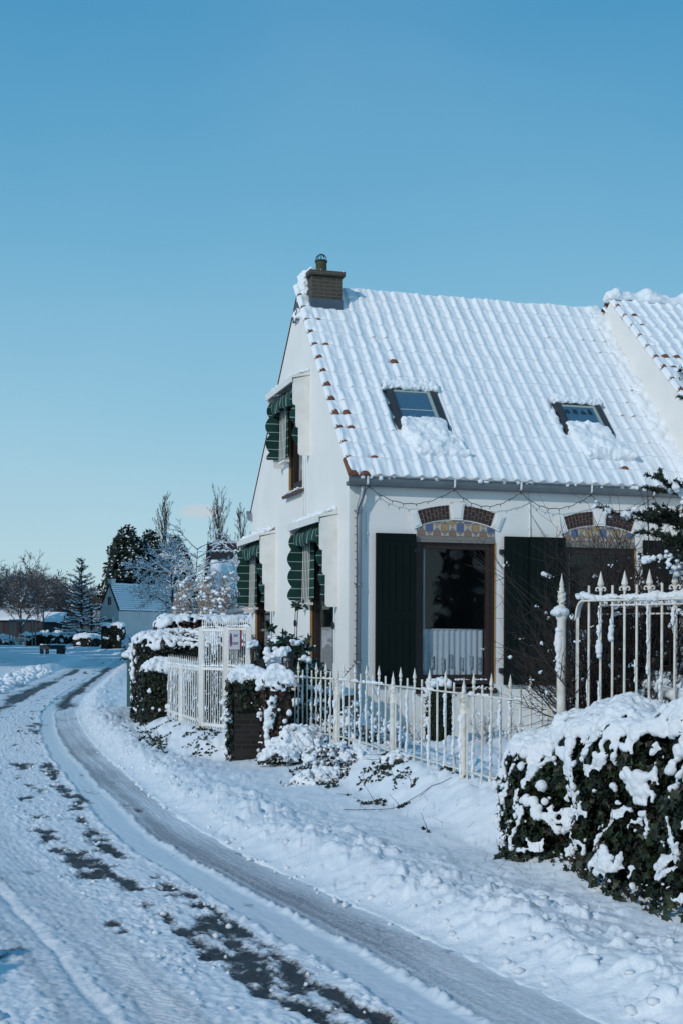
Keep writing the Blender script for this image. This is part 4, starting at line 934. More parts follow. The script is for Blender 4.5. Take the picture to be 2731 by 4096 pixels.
def tallfence():
    o = V(1.6, 9.83); A = V(1.6, 9.83); u = V(.66, -.75); u /= np.linalg.norm(u)
    zt = 2.03; zb = 1.0
    p = V(0, 0); m = MB(); m.lathe([(.033, zb - .9), (.033, 1.80), (.043, 1.82), (.043, 1.85), (.03, 1.87), (.03, 1.90)], (0, 0, 0), 10); po = m.build('post', white_iron, tall, True)
    m = MB(); post_finial(m, 0, 0, 1.90); m.build('finial', white_iron, po, True)
    S = ([], []); snow_strip(S, 0, 0, zb - .1, 1.8, -.024, -.016, rngf, 4, .018)
    for _ in range(60): S[0].append((rngf.uniform(-.06, .045), rngf.uniform(-.05, .05), 1.85 + rngf.uniform(0, .025))); S[1].append(.019)
    lumps('snow', S[0], S[1], .009, snow, po, 1, 2)
    for off, sp, nbar, z1, sx in ((V(.10, -.09), .104, 18, zt, 1), (V(.42, .72), .235, 9, zt - .02, .8)):
        m = MB(); S = ([], []); st = V(*off)
        Ln = sp * (nbar - 1); e = st + u * Ln
        if sx == 1:
            pts = [(*(st + u * .06 * (1 - cos(t))), z1 - .09 - .12 * (1 - sin(t))) for t in np.linspace(0, pi / 2, 8)]
            pts = [(*st, zb - .6)] + pts + [(*e, z1 - .09)]
            for a, b in zip(pts[:-1], pts[1:]): m.bar(a, b, .045, .012) if abs(a[2] - b[2]) < .3 else m.bar(a, b, .014, .05)
            m.bar((*(st + u * .30), z1 - .125), (*e, z1 - .125), .03, .01)
        else: m.bar((*st, z1 - .15), (*e, z1 - .15), .03, .012)
        for k in range(1, nbar):
            q = st + u * sp * k; fin = k % 2 == 0
            m.tube([(*q, zb - .75), (*q, z1 - (.02 if fin else -.02 + rngf.uniform(-.0, .01)))], .0088 * sx, 7)
            if fin: spear(m, *q, z1 - .03, .95 * sx, *u)
            snow_strip(S, q[0], q[1], zb + .05, z1 - .12, -.012, -.004, rngf, 3.0 if k < 7 else .9, .0095)
        t = .02
        while t < Ln:
            n = .5 + .5 * float(vn(t * 7, off[0] * 5, 0, 8))
            if n > .28:
                q = st + u * t
                for _ in range(3): S[0].append((q[0] + rngf.normal(0, .012), q[1] + rngf.normal(0, .012), z1 - .08 + rngf.uniform(0, .05 * n))); S[1].append(rngf.uniform(.018, .03))
            t += .014
        pn = m.build('railing_panel', white_iron, tall, False); lumps('snow', S[0], S[1], .008, snow, pn, 1, 2)
tallfence()

# ------------------------------------------------------------------ drive: low gate railing, tall gate, brick piers, lanterns
lowg = root('drive_gate', 'low white barred drive gate left of the tall gate, beside the ivy pier', 'gate', (-2.83, 21.9, 0), 0)
def pickets(parent, A, B, z0, z1, n, spike=True, post=(0, 1), r=.011, mid=None, snowdens=.8, nm='gate_leaf', sr=.0085):
    o = V(parent.location[0], parent.location[1]); d = B - A; u = d / np.linalg.norm(d); m = MB(); S = ([], [])
    for e in post:
        p = A + d * e - o; m.box(p[0] - .035, p[0] + .035, p[1] - .035, p[1] + .035, z0 - .3, z1 + .02)
    for z in (z1 - .02, z0 + .08) + ((mid,) if mid else ()): m.bar((*(A - o), z), (*(B - o), z), .035, .04)
    for k in range(n):
        p = A + d * (k + .5) / n - o; m.tube([(p[0], p[1], z0 - .2), (p[0], p[1], z1 + .06)], r, 5)
        if spike: m.lathe([(r * .9, 0), (r * 1.8, .03), (r, .05), (0, .12)], (p[0], p[1], z1 + .05), 6)
        if mid: m.lathe([(r * .9, 0), (r * 1.9, .03), (r, .05), (0, .12)], (p[0], p[1], mid + .04), 6)
        snow_strip(S, p[0], p[1], z0, z1, -.008, -.004, rngf, .5, sr)
    for t in np.linspace(0, 1, int(np.linalg.norm(d) / .022)):
        for z in (z1,) + ((mid + .02,) if mid else ()):
            q = A + d * t - o; S[0].append((q[0], q[1], z + .015 + rngf.uniform(0, .015))); S[1].append(rngf.uniform(.012, .022))
    g = m.build(nm, white_paint, parent, False); lumps('snow', S[0], S[1], .0075, snow, g, 1, 2)
    return g
la, lb, lc = V(-2.80, 21.8), V(-2.42, 20.5), V(-1.97, 18.95)
pickets(lowg, la, lb, .42, 1.24, 8, post=(1,), r=.009); pickets(lowg, lb, lc, .42, 1.24, 9, post=(), r=.009)
tg = root('tall_gate', 'tall white barred double gate standing left of the cottage, red sign hanging on it', 'gate', (-1.97, 18.9, 0), 0)
ta, tb, tc_ = at(462, 1600, 18.9)[:2], at(519, 1600, 18.5)[:2], at(571, 1600, 18.3)[:2]
pickets(tg, ta, tb, .38, 1.80, 11, mid=1.24, post=(0, 1), r=.0062, sr=.0055); pickets(tg, tb, tc_, .38, 1.81, 11, mid=1.24, post=(1,), r=.0062, sr=.0055)
pos = at(540, 1470, 18.25)
sg = root('gate_sign', 'small white sign with a red edge hanging on the tall gate', 'sign', pos, math.radians(16))
m = MB(); m.box(-.085, .085, -.03, .0, -.135, .135); m.build('sign_box', [M('red_edge', (.35, .03, .035), .5)], sg)
m = MB(); m.box(-.088, .062, -.036, -.0305, -.13, .13); m.build('face', M('sign_white', (.66, .66, .68), .5), sg)
m = MB(); a = np.linspace(0, 2 * pi, 20)[:-1]; m.add([(-.062 + .018 * cos(t), -.0375, .0 + .095 * sin(t)) for t in a], [tuple(range(19))]); m.build('emblem', M('sign_purple', (.17, .07, .17), .6), sg)
m = MB()
for i, (x, z, w, h) in enumerate([(-.018, .06, .012, .035), (.0, .055, .012, .026), (.018, .06, .012, .035), (.03, .072, .014, .008), (-.035, -.052, .010, .04), (-.012, -.05, .012, .03), (.006, -.05, .012, .03), (.024, -.05, .012, .03), (.036, -.035, .012, .012), (-.005, -.036, .05, .006)]):
    m.box(x - w / 2, x + w / 2, -.038, -.0362, z - h / 2, z + h / 2)
m.build('lettering', M('sign_ink', (.16, .14, .19), .6), sg)

def snowcap(x0, x1, y0, y1, z, h, n, r, rng, over=.06):
    x = rng.uniform(-1, 1, n); y = rng.uniform(-1, 1, n)
    hh = h * (1 - .55 * np.maximum(np.abs(x), np.abs(y)) ** 3) * rng.random(n)
    return np.stack([(x0 + x1) / 2 + x * ((x1 - x0) / 2 + over * .6), (y0 + y1) / 2 + y * ((y1 - y0) / 2 + over * .6), z + hh], -1), rng.uniform(.7, 1.2, n) * r
def pier(name, label, loc, rz, w, dpt, H, caph, ivyside, seed, capn=260, dead=False, over=.07, ivym=None):
    r = root(name, label, 'pier', loc, rz); rng = np.random.default_rng(seed)
    m = MB(); m.box(-w / 2, w / 2, -dpt / 2, dpt / 2, -.3, H); b = m.build('brickwork', pier_brick, r)
    C, R = snowcap(-w / 2, w / 2, -dpt / 2, dpt / 2, H, caph, capn * 3, .042, rng, over)
    C2, R2 = [], []
    P, Nn, up = [], [], []
    for face, dens, zlo in ivyside:
        n = int(dens)
        for _ in range(n):
            z = zlo + (H + .03 - zlo) * rng.random() ** .8; q = rng.uniform(-1, 1)
            p, nn = {'l': ((-w / 2 - .02, q * dpt / 2, z), (-1, 0, .3)), 'f': ((q * w / 2, -dpt / 2 - .02, z), (0, -1, .3)), 'r': ((w / 2 + .02, q * dpt / 2, z), (1, 0, .3)), 't': ((q * w / 2, rng.uniform(-1, 1) * dpt / 2, H + .02), (0, -.4, 1))}[face]
            p = V(*p) + V(*nn) * rng.uniform(-.02, .07)
            P.append(p); Nn.append(nn)
            if float(vn(p[0] * 7 + p[1] * 5, p[2] * 6, 0, seed)) > .38 and rng.random() < .30: C2.append(p + V(*nn) * .03); R2.append(rng.uniform(.018, .045))
    m = MB(); m.leaves(P, Nn, .055 * rng.uniform(.6, 1.2, len(P)), IVY, rng, .5); m.build('ivy', ivym or ivy, r)
    if len(C2): C = np.concatenate([C, np.array(C2)]); R = np.concatenate([R, R2])
    lumps('snow', C, R, .013, snow, r, .85, 5, .3)
    return r
FA = math.atan2(-.2714, 1)                       # pier faces square to the railing
pB = pier('brick_pier', 'dark mossy brick gate pier with ivy and a round snow cap', tuple(np.r_[at(569, 1600, 16.75)[:2], .05]), .27 - .12, .35, .46, 1.06, .20, (('l', 520, .1), ('f', 110, .72), ('t', 140, 0)), 21, 330)
def frontivy():
    pass
pC = pier('brick_pier', 'brown brick pier with withered creeper and snow plastered down its left side', tuple(np.r_[at(637, 1600, 16.4)[:2], .08]), .2, .23, .32, 1.02, .22, (('l', 200, .0), ('f', 130, .05), ('t', 60, 0)), 22, 300, ivym=M('withered_creeper', (.05, .028, .02), .9, island=[(.03, .018, .014), (.06, .034, .022), (.04, .03, .018)]))
rng_ = np.random.default_rng(77); C = []; R = []
for _ in range(420):
    z = rng_.uniform(0, 1.0); C.append((-.115 + rng_.uniform(-.05, .07) * (1 - .3 * z), -.17 + rng_.uniform(-.035, .02) , z)); R.append(rng_.uniform(.02, .042))
C = [c for c in C if float(vn(c[0] * 9, c[2] * 9, 0, 3)) > -.25]; lumps('wind_blown_snow', C, R[:len(C)], .014, snow, pC, .9, 3)
pA = pier('brick_pier', 'ivy-smothered gate pier with a broad snow dome at the far end of the drive', tuple(np.r_[at(361, 1600, 22.3)[:2], .15]), .27, .36, .46, .98, .16, (('l', 420, .0), ('f', 520, .0), ('t', 120, 0)), 23, 220, over=.06)
rng_ = np.random.default_rng(78); C, R = snowcap(-.22, .58, -.3, .25, .97, .22, 1100, .045, rng_, 0); lumps('snow_dome', C, R, .016, snow, pA, .85, 6)
def lantern(label, loc, s, seed, tilt=0, snowy=True):
    r = root('garden_lantern', label, 'lantern', loc, .4, 'black carriage lanterns on the gate piers'); m = MB(); n = 6
    m.lathe([(.05, 0), (.05, .02), (.022, .03), (.018, .08), (.03, .09), (.02, .105), (.05, .12), (.075, .13)], (0, 0, 0), 10)
    for k in range(2): m.tube([(sg2 * q, 0, z) for q, z in ((.02, .03), (.06, .05), (.075, .09), (.06, .125)) for sg2 in ((-1, 1)[k],)], .008, 5)
    st = m.build('stem', black_iron, r)
    m = MB()
    a = [k / n * 2 * pi for k in range(n)]; rb, rt, z0, z1 = .068, .085, .13, .31
    for k in range(n):
        p, q = a[k], a[(k + 1) % n]
        m.bar((rb * cos(p), rb * sin(p), z0), (rt * cos(p), rt * sin(p), z1), .010, .010)
        for t in (0, .28, .72, 1): ra = rb + (rt - rb) * t; m.bar((ra * cos(p), ra * sin(p), z0 + (z1 - z0) * t), (ra * cos(q), ra * sin(q), z0 + (z1 - z0) * t), .008, .008)
        for f in (.33, .66): 
            c0 = V(cos(p), sin(p), 0) * (1 - f) + V(cos(q), sin(q), 0) * f; m.bar(tuple(c0 * rb + V(0, 0, z0)), tuple(c0 * rt + V(0, 0, z1)), .005, .005)
    m.build('cage', black_iron, r)
    m = MB(); m.lathe([(rb * .93, z0), (rt * .93, z1)], (0, 0, 0), 6); m.build('glass_pane', lampglass, r)
    m = MB(); m.lathe([(.022, .13), (.022, .19), (.014, .19), (.016, .28), (0, .30)], (0, 0, 0), 8); m.build('candle', M('lamp_candle', (.62, .5, .32), .4), r, True)
    m = MB(); m.lathe([(.11, .31), (.115, .32), (.09, .36), (.05, .42), (.025, .44), (.03, .455), (.012, .47), (.008, .50), (0, .51)], (0, 0, 0), 12); m.tube([(0, 0, .49), (.0, .0, .53), (-.02, 0, .545), (-.03, 0, .53)], .006, 5); rf = m.build('roof', black_iron, r, True)
    rng = np.random.default_rng(seed)
    if snowy:
        n = 170; C = np.stack([rng.uniform(-.125, .02, n), rng.uniform(-.09, .07, n), rng.uniform(.33, .435, n)], -1); C[:, 2] += .02 - np.abs(C[:, 0] + .04) * .35
        lumps('snow', C, rng.uniform(.022, .04, n), .012, snow, rf, .9, 3)
    else: lumps('snow', [(rng.uniform(-.1, .1), rng.uniform(-.06, .06), .35) for _ in range(40)], .03, .012, snow, rf, .9, 3)
    r.scale = (s, s, s)
lantern('black lantern with its snow hat blown to the left, on the mossy brick pier', tuple(at(586, 1537, 17.0)), .80, 1)
lantern('larger black lantern standing in front of the laurel bush', tuple(at(661, 1565, 16.35)), .92, 2)
lantern('small faded lantern on the snow dome of the ivy-smothered pier', tuple(at(374, 1500, 22.35)), .50, 3, snowy=False)

# ------------------------------------------------------------------ hedges by the drive
hA = hedge('privet_hedge', 'clipped dark green hedge with a snowy top behind the ivy-smothered pier', 'hedge', (-2.95, 26.6, .12), math.radians(98), 6.0, 2.3, 1.64, hedge_d, .055, 13000, OVAL, .02, .034, 4200, ex=9, amp=.05, seed=2, clump=2.0, side=.28, top=.85, depth=.14, drape=.08)
hB = hedge('beech_hedge', 'taller snow-laden reddish beech hedge behind the tall gate', 'hedge', (-2.75, 28.8, .12), math.radians(12), 2.5, 1.6, 1.95, beech, .085, 5000, OVAL, .022, .036, 4200, ex=9, amp=.08, seed=3, clump=2.2, side=.34, top=.9, depth=.14, drape=.15)
cb = root('utility_cabinet', 'teal utility cabinet with a snow cap half hidden by the privet hedge', 'cabinet', tuple(np.r_[at(307, 1600, 30.2)[:2], .1]), .1)
m = MB(); m.box(-.14, .14, -.18, .18, -.2, 1.1); m.box(-.16, .16, -.2, .2, 1.1, 1.15); m.box(-.12, -.005, -.19, -.181, .05, 1.05); m.box(.005, .12, -.19, -.181, .05, 1.05); m.build('housing', teal, cb)
lumps('snow', [(random.uniform(-.14, .14), random.uniform(-.18, .18), 1.16 + random.random() * .05) for _ in range(120)], .06, .02, snow, cb, .8)

# ------------------------------------------------------------------ laurel bush by the lanterns, clipped column, garden plants
def laurel_bush():
    r = root('laurel_bush', 'glossy laurel bush loaded with snow in front of the cottage gable', 'bush', tuple(np.r_[at(668, 1600, 18.1)[:2], .15]), 0); rng = np.random.default_rng(31)
    c, ctr_, st = [], [], []
    for k in range(170):
        a = rng.uniform(0, 2 * pi); q = math.sqrt(rng.random()); x, y = .47 * q * cos(a), .35 * q * sin(a); z = rng.uniform(.45, 1.58) * (1 - .38 * q * q)
        if k < 2: x, y, z = (.09, -.05, 1.92) if k == 0 else (-.30, 0, 1.62)
        c.append((x, y, z)); st.append(((x * .3, y * .3, .1), (x, y, z)))
    P, Nn, U = [], [], []
    for x, y, z in c:
        n = 26
        for _ in range(n):
            d = rng.normal(size=3); d[2] = abs(d[2]) * .8; d /= np.linalg.norm(d)
            P.append(V(x, y, z) + d * rng.uniform(.03, .12)); Nn.append(d * .6 + V(0, -.55, .35)); U.append(d)
    m = MB(); m.leaves(P, Nn, .062 * rng.uniform(.7, 1.2, len(P)), LEAF, rng, .4, up=np.array(U)); m.build('foliage', laurel, r)
    m = MB(); A = np.array([s[0] for s in st]); B = np.array([s[1] for s in st]); m.segs(A, B, np.full(len(A), .012), np.full(len(A), .005), 5); m.ico([(-.04, .05, .85)], [.30], 1.7, lvl=2, mi=1, rng=rng, jit=.1); m.build('stem', [bark, core], r)
    C, R = [], []
    for x, y, z in c[2:]:
        if rng.random() < .38:
            for _ in range(rng.integers(5, 16)): C.append((x + rng.normal(0, .05) - .02, y + rng.normal(0, .05) - .03, z + .06 + rng.normal(0, .02))); R.append(rng.uniform(.02, .042))
    for _ in range(80): C.append((rng.uniform(-.32, -.02), -.28 + rng.normal(0, .05), 1.25 + rng.normal(0, .05))); R.append(.045)
    lumps('snow', C, R, .014, snow, r, .8, 3)
laurel_bush()
def column():
    r = root('clipped_conifer', 'narrow clipped conifer with a snow cap under the left front window', 'shrub', (at(1006, 1700, 18.75)[0], 18.75, .08), .2); rng = np.random.default_rng(32)
    n = 5200; z = rng.random(n); a = rng.uniform(0, 2 * pi, n); rad = .185 * np.minimum(1, (1 - z) * 4 + .25) ** .5 * np.minimum(1, z * 3 + .55); P = np.stack([rad * np.cos(a), rad * np.sin(a), z * .98], -1); Nn = np.stack([np.cos(a), np.sin(a), a * 0 + .3], -1)
    m = MB(); m.leaves(P - Nn * .03 * rng.random((n, 1)), Nn, .03 * rng.uniform(.6, 1.3, n), OVAL, rng, .6); m.lathe([(.12, 0), (.15, .4), (.15, .8), (.05, .95), (0, .96)], (0, 0, 0), 12, 1); m.build('foliage', [conif, core], r)
    C, R = [], []
    for _ in range(150): C.append((rng.uniform(-.15, .13), rng.uniform(-.12, .12), .93 + rng.random() * .1)); R.append(rng.uniform(.03, .05))
    for _ in range(70): C.append((-.17 + rng.normal(0, .02), rng.uniform(-.12, .05), rng.uniform(.35, .9))); R.append(rng.uniform(.02, .035))
    lumps('snow', C, R, .014, snow, r, .8, 3)
column()
def brush(name, label, cat, loc, n, hgt, spread, seed, mat, rad=.004, levels=2, snowp=.0, lean=(0, 0), group=None, rs=.018, k=4):
    """Bare twiggy shrub: stems that fork into thinner twigs."""
    r = root(name, label, cat, loc, 0, group); rng = np.random.default_rng(seed); A, B, RA, RB, S = [], [], [], [], []
    def grow(p, d, L_, rd, lv):
        ns = 6 if lv == levels else 4
        for i in range(ns):
            d = d + rng.normal(0, .10, 3) + V(0, 0, .04); d /= np.linalg.norm(d); q = p + d * L_ / ns
            A.append(p); B.append(q); RA.append(rd * (1 - i / ns * .6)); RB.append(rd * (1 - (i + 1) / ns * .6))
            if rng.random() < snowp: S.append(q + V(-.006, -.004, .008))
            p = q
            if lv > 0 and i >= 1:
                for _ in range(rng.integers(1, 3)):
                    e = d + rng.normal(0, .5, 3); e /= np.linalg.norm(e); grow(p, e, L_ * rng.uniform(.25, .5), rd * .6, lv - 1)
    for _ in range(n):
        a = rng.uniform(0, 2 * pi); d = V(cos(a) * spread * rng.random() + lean[0], sin(a) * spread * rng.random() + lean[1], 1); d /= np.linalg.norm(d)
        grow(V(rng.normal(0, .08), rng.normal(0, .08), -.05), d, hgt * rng.uniform(.55, 1.1), rad * rng.uniform(.7, 1.3), levels)
    m = MB(); m.segs(A, B, RA, RB, k); m.build('twigs', mat, r)
    if S:
        C, R = [], []
        for s in S:
            for _ in range(rng.integers(2, 7)): C.append(s + rng.normal(0, rs * 1.1, 3) * V(1, 1, .7)); R.append(rs * rng.uniform(.5, 1.2))
        lumps('snow', C, R, .006, snow, r, .9, 2)
    return r
zl = at(1400, 1600, 10.7)
brush('bare_shrub', 'tall bare twiggy shrub growing up behind the tall iron fence', 'shrub', (zl[0] + .02, 10.55, .35), 140, 1.62, .52, 41, twig, .0070, 2, .010, (.08, 0), rs=.011)
brush('bare_shrub', 'low bare shrub leaning left out over the ivy hedge top, snow tufts on its twigs', 'shrub', (1.86, 10.0, .95), 13, .85, .5, 42, twig, .0065, 2, .012, (-.85, 0), rs=.010)
for i, (u, v, Y, h, nn, lab) in enumerate([(1130, 1712, 18.9, .5, 10, 'small bare brown shrub against the wall right of the clipped conifer'), (1188, 1700, 18.6, .45, 8, 'small bare brown shrub under the overlapping shutters'), (940, 1715, 18.4, .4, 12, 'small bare brown shrub left of the clipped conifer')]):
    brush('brown_shrub', lab, 'shrub', (at(u, v, Y)[0], Y, .08), nn, h, .6, 50 + i, M('brown_twig', (.07, .042, .03), .9), .004, 2, .02, group='little bare shrubs along the cottage wall')
brush('dead_stalks', 'tangle of thin dead stems leaning over the snow left of the first railing post', 'plant', (at(735, 1750, 15.2)[0], 15.0, .3), 9, .7, .9, 57, twig, .003, 1, .03, (-.3, -.3), rs=.014)

def snowbush(name, label, loc, sx, sy, sz, seed, nleaf, lm, ls, nsn, rs, shape=OVAL, cat='shrub', vox=.016, group=None, up=.4):
    r = root(name, label, cat, loc, 0, group); rng = np.random.default_rng(seed)
    d = rng.normal(size=(nleaf, 3)); d[:, 2] = np.abs(d[:, 2]); d /= np.linalg.norm(d, axis=1)[:, None]
    q = 1 + .22 * fbm(d[:, 0] * 2.5, d[:, 1] * 2.5, d[:, 2] * 2.5, 3, seed)
    P = d * V(sx, sy, sz) * (q * rng.uniform(.72, 1.03, nleaf))[:, None]
    m = MB(); m.leaves(P, d + V(0, 0, up), ls * rng.uniform(.6, 1.3, nleaf), shape, rng, .5)
    A = np.zeros((24, 3)); k = rng.integers(0, nleaf, 24); m.segs(A, P[k] * .95, np.full(24, .008), np.full(24, .003), 4, 1)
    m.build('foliage', [lm, twig], r)
    nzv = fbm(P[:, 0] * 4, P[:, 1] * 4, P[:, 2] * 4, 2, seed + 1); s = np.where((d[:, 2] > .15) & (nzv > -.25 - d[:, 2] * .5))[0]; s = rng.permutation(s)[:nsn]
    lumps('snow', P[s] + V(0, 0, rs * .6), rs * rng.uniform(.55, 1.25, len(s)), vox, snow, r, .75, 3, .35)
    return r
gl = [(690, 1700, 16.2, .35, .3, .42), (815, 1690, 16.6, .55, .4, .62), (865, 1700, 17.2, .4, .35, .45)]
for i, (u, v, Y, sx, sy, sz) in enumerate(gl):
    snowbush('garden_shrub', ['snow-laden dark shrub just inside the first railing panel', 'snow-buried bushy shrub inside the second railing panel', 'small snow-buried shrub near the second railing post'][i], (at(u, v, Y)[0], Y, .15), sx, sy, sz, 60 + i, 700, laurel, .05, 520, .04, group='snow-buried shrubs in the front garden')
for i, (u, v, Y, sx, sy, sz, lab) in enumerate([(775, 1760, 14.35, .42, .22, .34, 'low evergreen bush poking through the snow bank below the first railing post'), (735, 1800, 14.1, .36, .18, .22, 'sprawling evergreen sprig at the foot of the snow bank'), (915, 1748, 13.25, .2, .12, .14, 'green needle sprig in the snow at the second railing post'), (640, 1740, 15.9, .25, .15, .18, 'snow-covered creeper tuft at the foot of the brown pier')]):
    snowbush('bank_shrub', lab, tuple(np.r_[at(u, v, Y)[:2], at(u, v, Y)[2] - .08]), sx, sy, sz, 70 + i, 620, hedge_d if i != 2 else yewm, .035, 330 if i != 2 else 120, .026, vox=.012, group='evergreens poking out of the snow bank')
snowbush('dark_shrub', 'dark evergreen shrub behind the right leaf of the tall gate', (at(540, 1600, 20.6)[0], 20.6, .1), .5, .45, 1.55, 67, 1500, ivy, .07, 120, .03, shape=IVY)
snowbush('snowy_shrub', 'snow-plastered evergreen shrub behind the tall fence at the right edge', (2.75, 10.2, .6), .6, .55, 1.0, 66, 1600, ivy, .05, 1500, .05, shape=IVY)
# leaves and stalks showing through the bank's snow (ground cover)
def bank_leaves():
    rng = np.random.default_rng(81); n = 5200; z = 8.5 + (22 - 8.5) * rng.random(n); e = rng.uniform(-.75, .05, n); x = XF(z) + e
    k = (np.abs(z - 16.2) > .7) & (z < 22); x, z = x[k], z[k]
    nzv = fbm(x * 3.5, z * 2.2, 0, 3, 82); k = (nzv > .25); x, z = x[k], z[k]; n = len(x)
    y = ground_h(x, z) + .012
    m = MB(); m.leaves(np.stack([x, z, y], -1), np.tile(V(-.3, -.7, .5), (n, 1)), .034 * rng.uniform(.5, 1.3, n), IVY, rng, .6)
    k = rng.permutation(n)[:110]; A = np.stack([x[k], z[k], y[k]], -1); d = rng.normal(0, .08, (len(k), 3)) + V(-.05, -.03, .09); m.segs(A, A + d, np.full(len(k), .003), np.full(len(k), .0015), 3, 1)
    tag(m.build('ground_ivy', [ivy, twig], None), 'ivy leaves and stalks showing through the snow bank under the railing', 'ground cover', kind='stuff')
    m = MB(); n = 120; z = 6.3 + 6 * rng.random(n); d = rng.uniform(.9, 2.4, n); x = XR(z) + d; A = np.stack([x, z, ground_h(x, z)], -1); B = A + np.stack([rng.normal(0, .03, n), rng.normal(0, .03, n), rng.uniform(.02, .07, n)], -1)
    m.segs(A, B, np.full(n, .0015), np.full(n, .0007), 3); tag(m.build('grass_stalks', M('dry_grass', (.12, .09, .06), .9), None), 'dry grass stalks sticking out of the verge snow', 'grass', kind='stuff')
bank_leaves()
# a fallen twig on the verge
r_ = root('fallen_twig', 'thin dark fallen twig lying on the verge snow', 'twig', tuple(at(905, 1875, 11.9)), 0)
m = MB(); zz = lambda x, y: float(ground_h(x + r_.location[0], y + r_.location[1])) - r_.location[2] + .012
pts = [(x, -.1 * x + .05 * sin(x * 7), 0) for x in np.linspace(-.45, .5, 12)]; pts = [(x, y, zz(x, y)) for x, y, _ in pts]; m.tube(pts, .0026, 4)
for i in (2, 4, 7, 9): x, y, z = pts[i]; q = (x + .06 - .02 * i, y - .09 + .03 * (i % 3)); m.tube([(x, y, z), (*q, zz(*q) + .01)], .0018, 4)
m.build('twig', twig, r_)
# urn and bench-like ledge glimpsed behind the railing
u_ = root('garden_urn', 'black garden bowl heaped with snow behind the first railing post', 'planter', tuple(np.r_[at(768, 1600, 18.6)[:2], .1]), 0)
m = MB(); m.lathe([(.12, 0), (.14, .03), (.06, .08), (.05, .35), (.07, .42), (.20, .58), (.26, .74), (.285, .78), (.27, .79)], (0, 0, 0), 18); m.build('bowl', black_iron, u_, True)
lumps('snow', [(.24 * math.sqrt(q) * cos(t), .24 * math.sqrt(q) * sin(t), .80 + .11 * (1 - q) * random.random()) for q, t in [(random.random(), random.random() * 2 * pi) for _ in range(260)]], .05, .017, snow, u_, .8)
# fairy lights looped under the gutter
fl = root('fairy_lights', 'string of unlit fairy lights looped under the gutter and down to the laurel bush', 'string lights', HC, HA)
m = MB(); hooks = [.24, 1.55, 2.6, 3.75, 4.8, 5.5]; pts = []
for a, b in zip(hooks[:-1], hooks[1:]):
    for t in np.linspace(0, 1, 22)[:-1]: pts.append((a + (b - a) * t, -.16 + .08 * sin(pi * t), 3.86 - .22 * (1 - (2 * t - 1) ** 2) + .008 * sin(t * 40)))
dn = [(.2, -.15, 3.8), (.10, -.12, 3.55), (.08, -.11, 3.4), (.085, -.115, 2.4), (.08, -.115, 1.32), (-.2, -.5, 1.15), (-.6, -.9, .95)]
m.tube(dn[::-1] + pts, .0055, 4)
for i, p in enumerate(pts[::3]): m.tube([p, (p[0] + .012 * (-1) ** i, p[1], p[2] - .035)], .006, 4)
for a, b in zip(dn[2:-1], dn[3:]):
    L_ = math.dist(a, b)
    for t in np.arange(0, 1, .12 / L_): p = tuple(V(*a) * (1 - t) + V(*b) * t); m.tube([p, (p[0] - .03, p[1], p[2] + .012)], .005, 4)
m.build('wire', black_iron, fl)

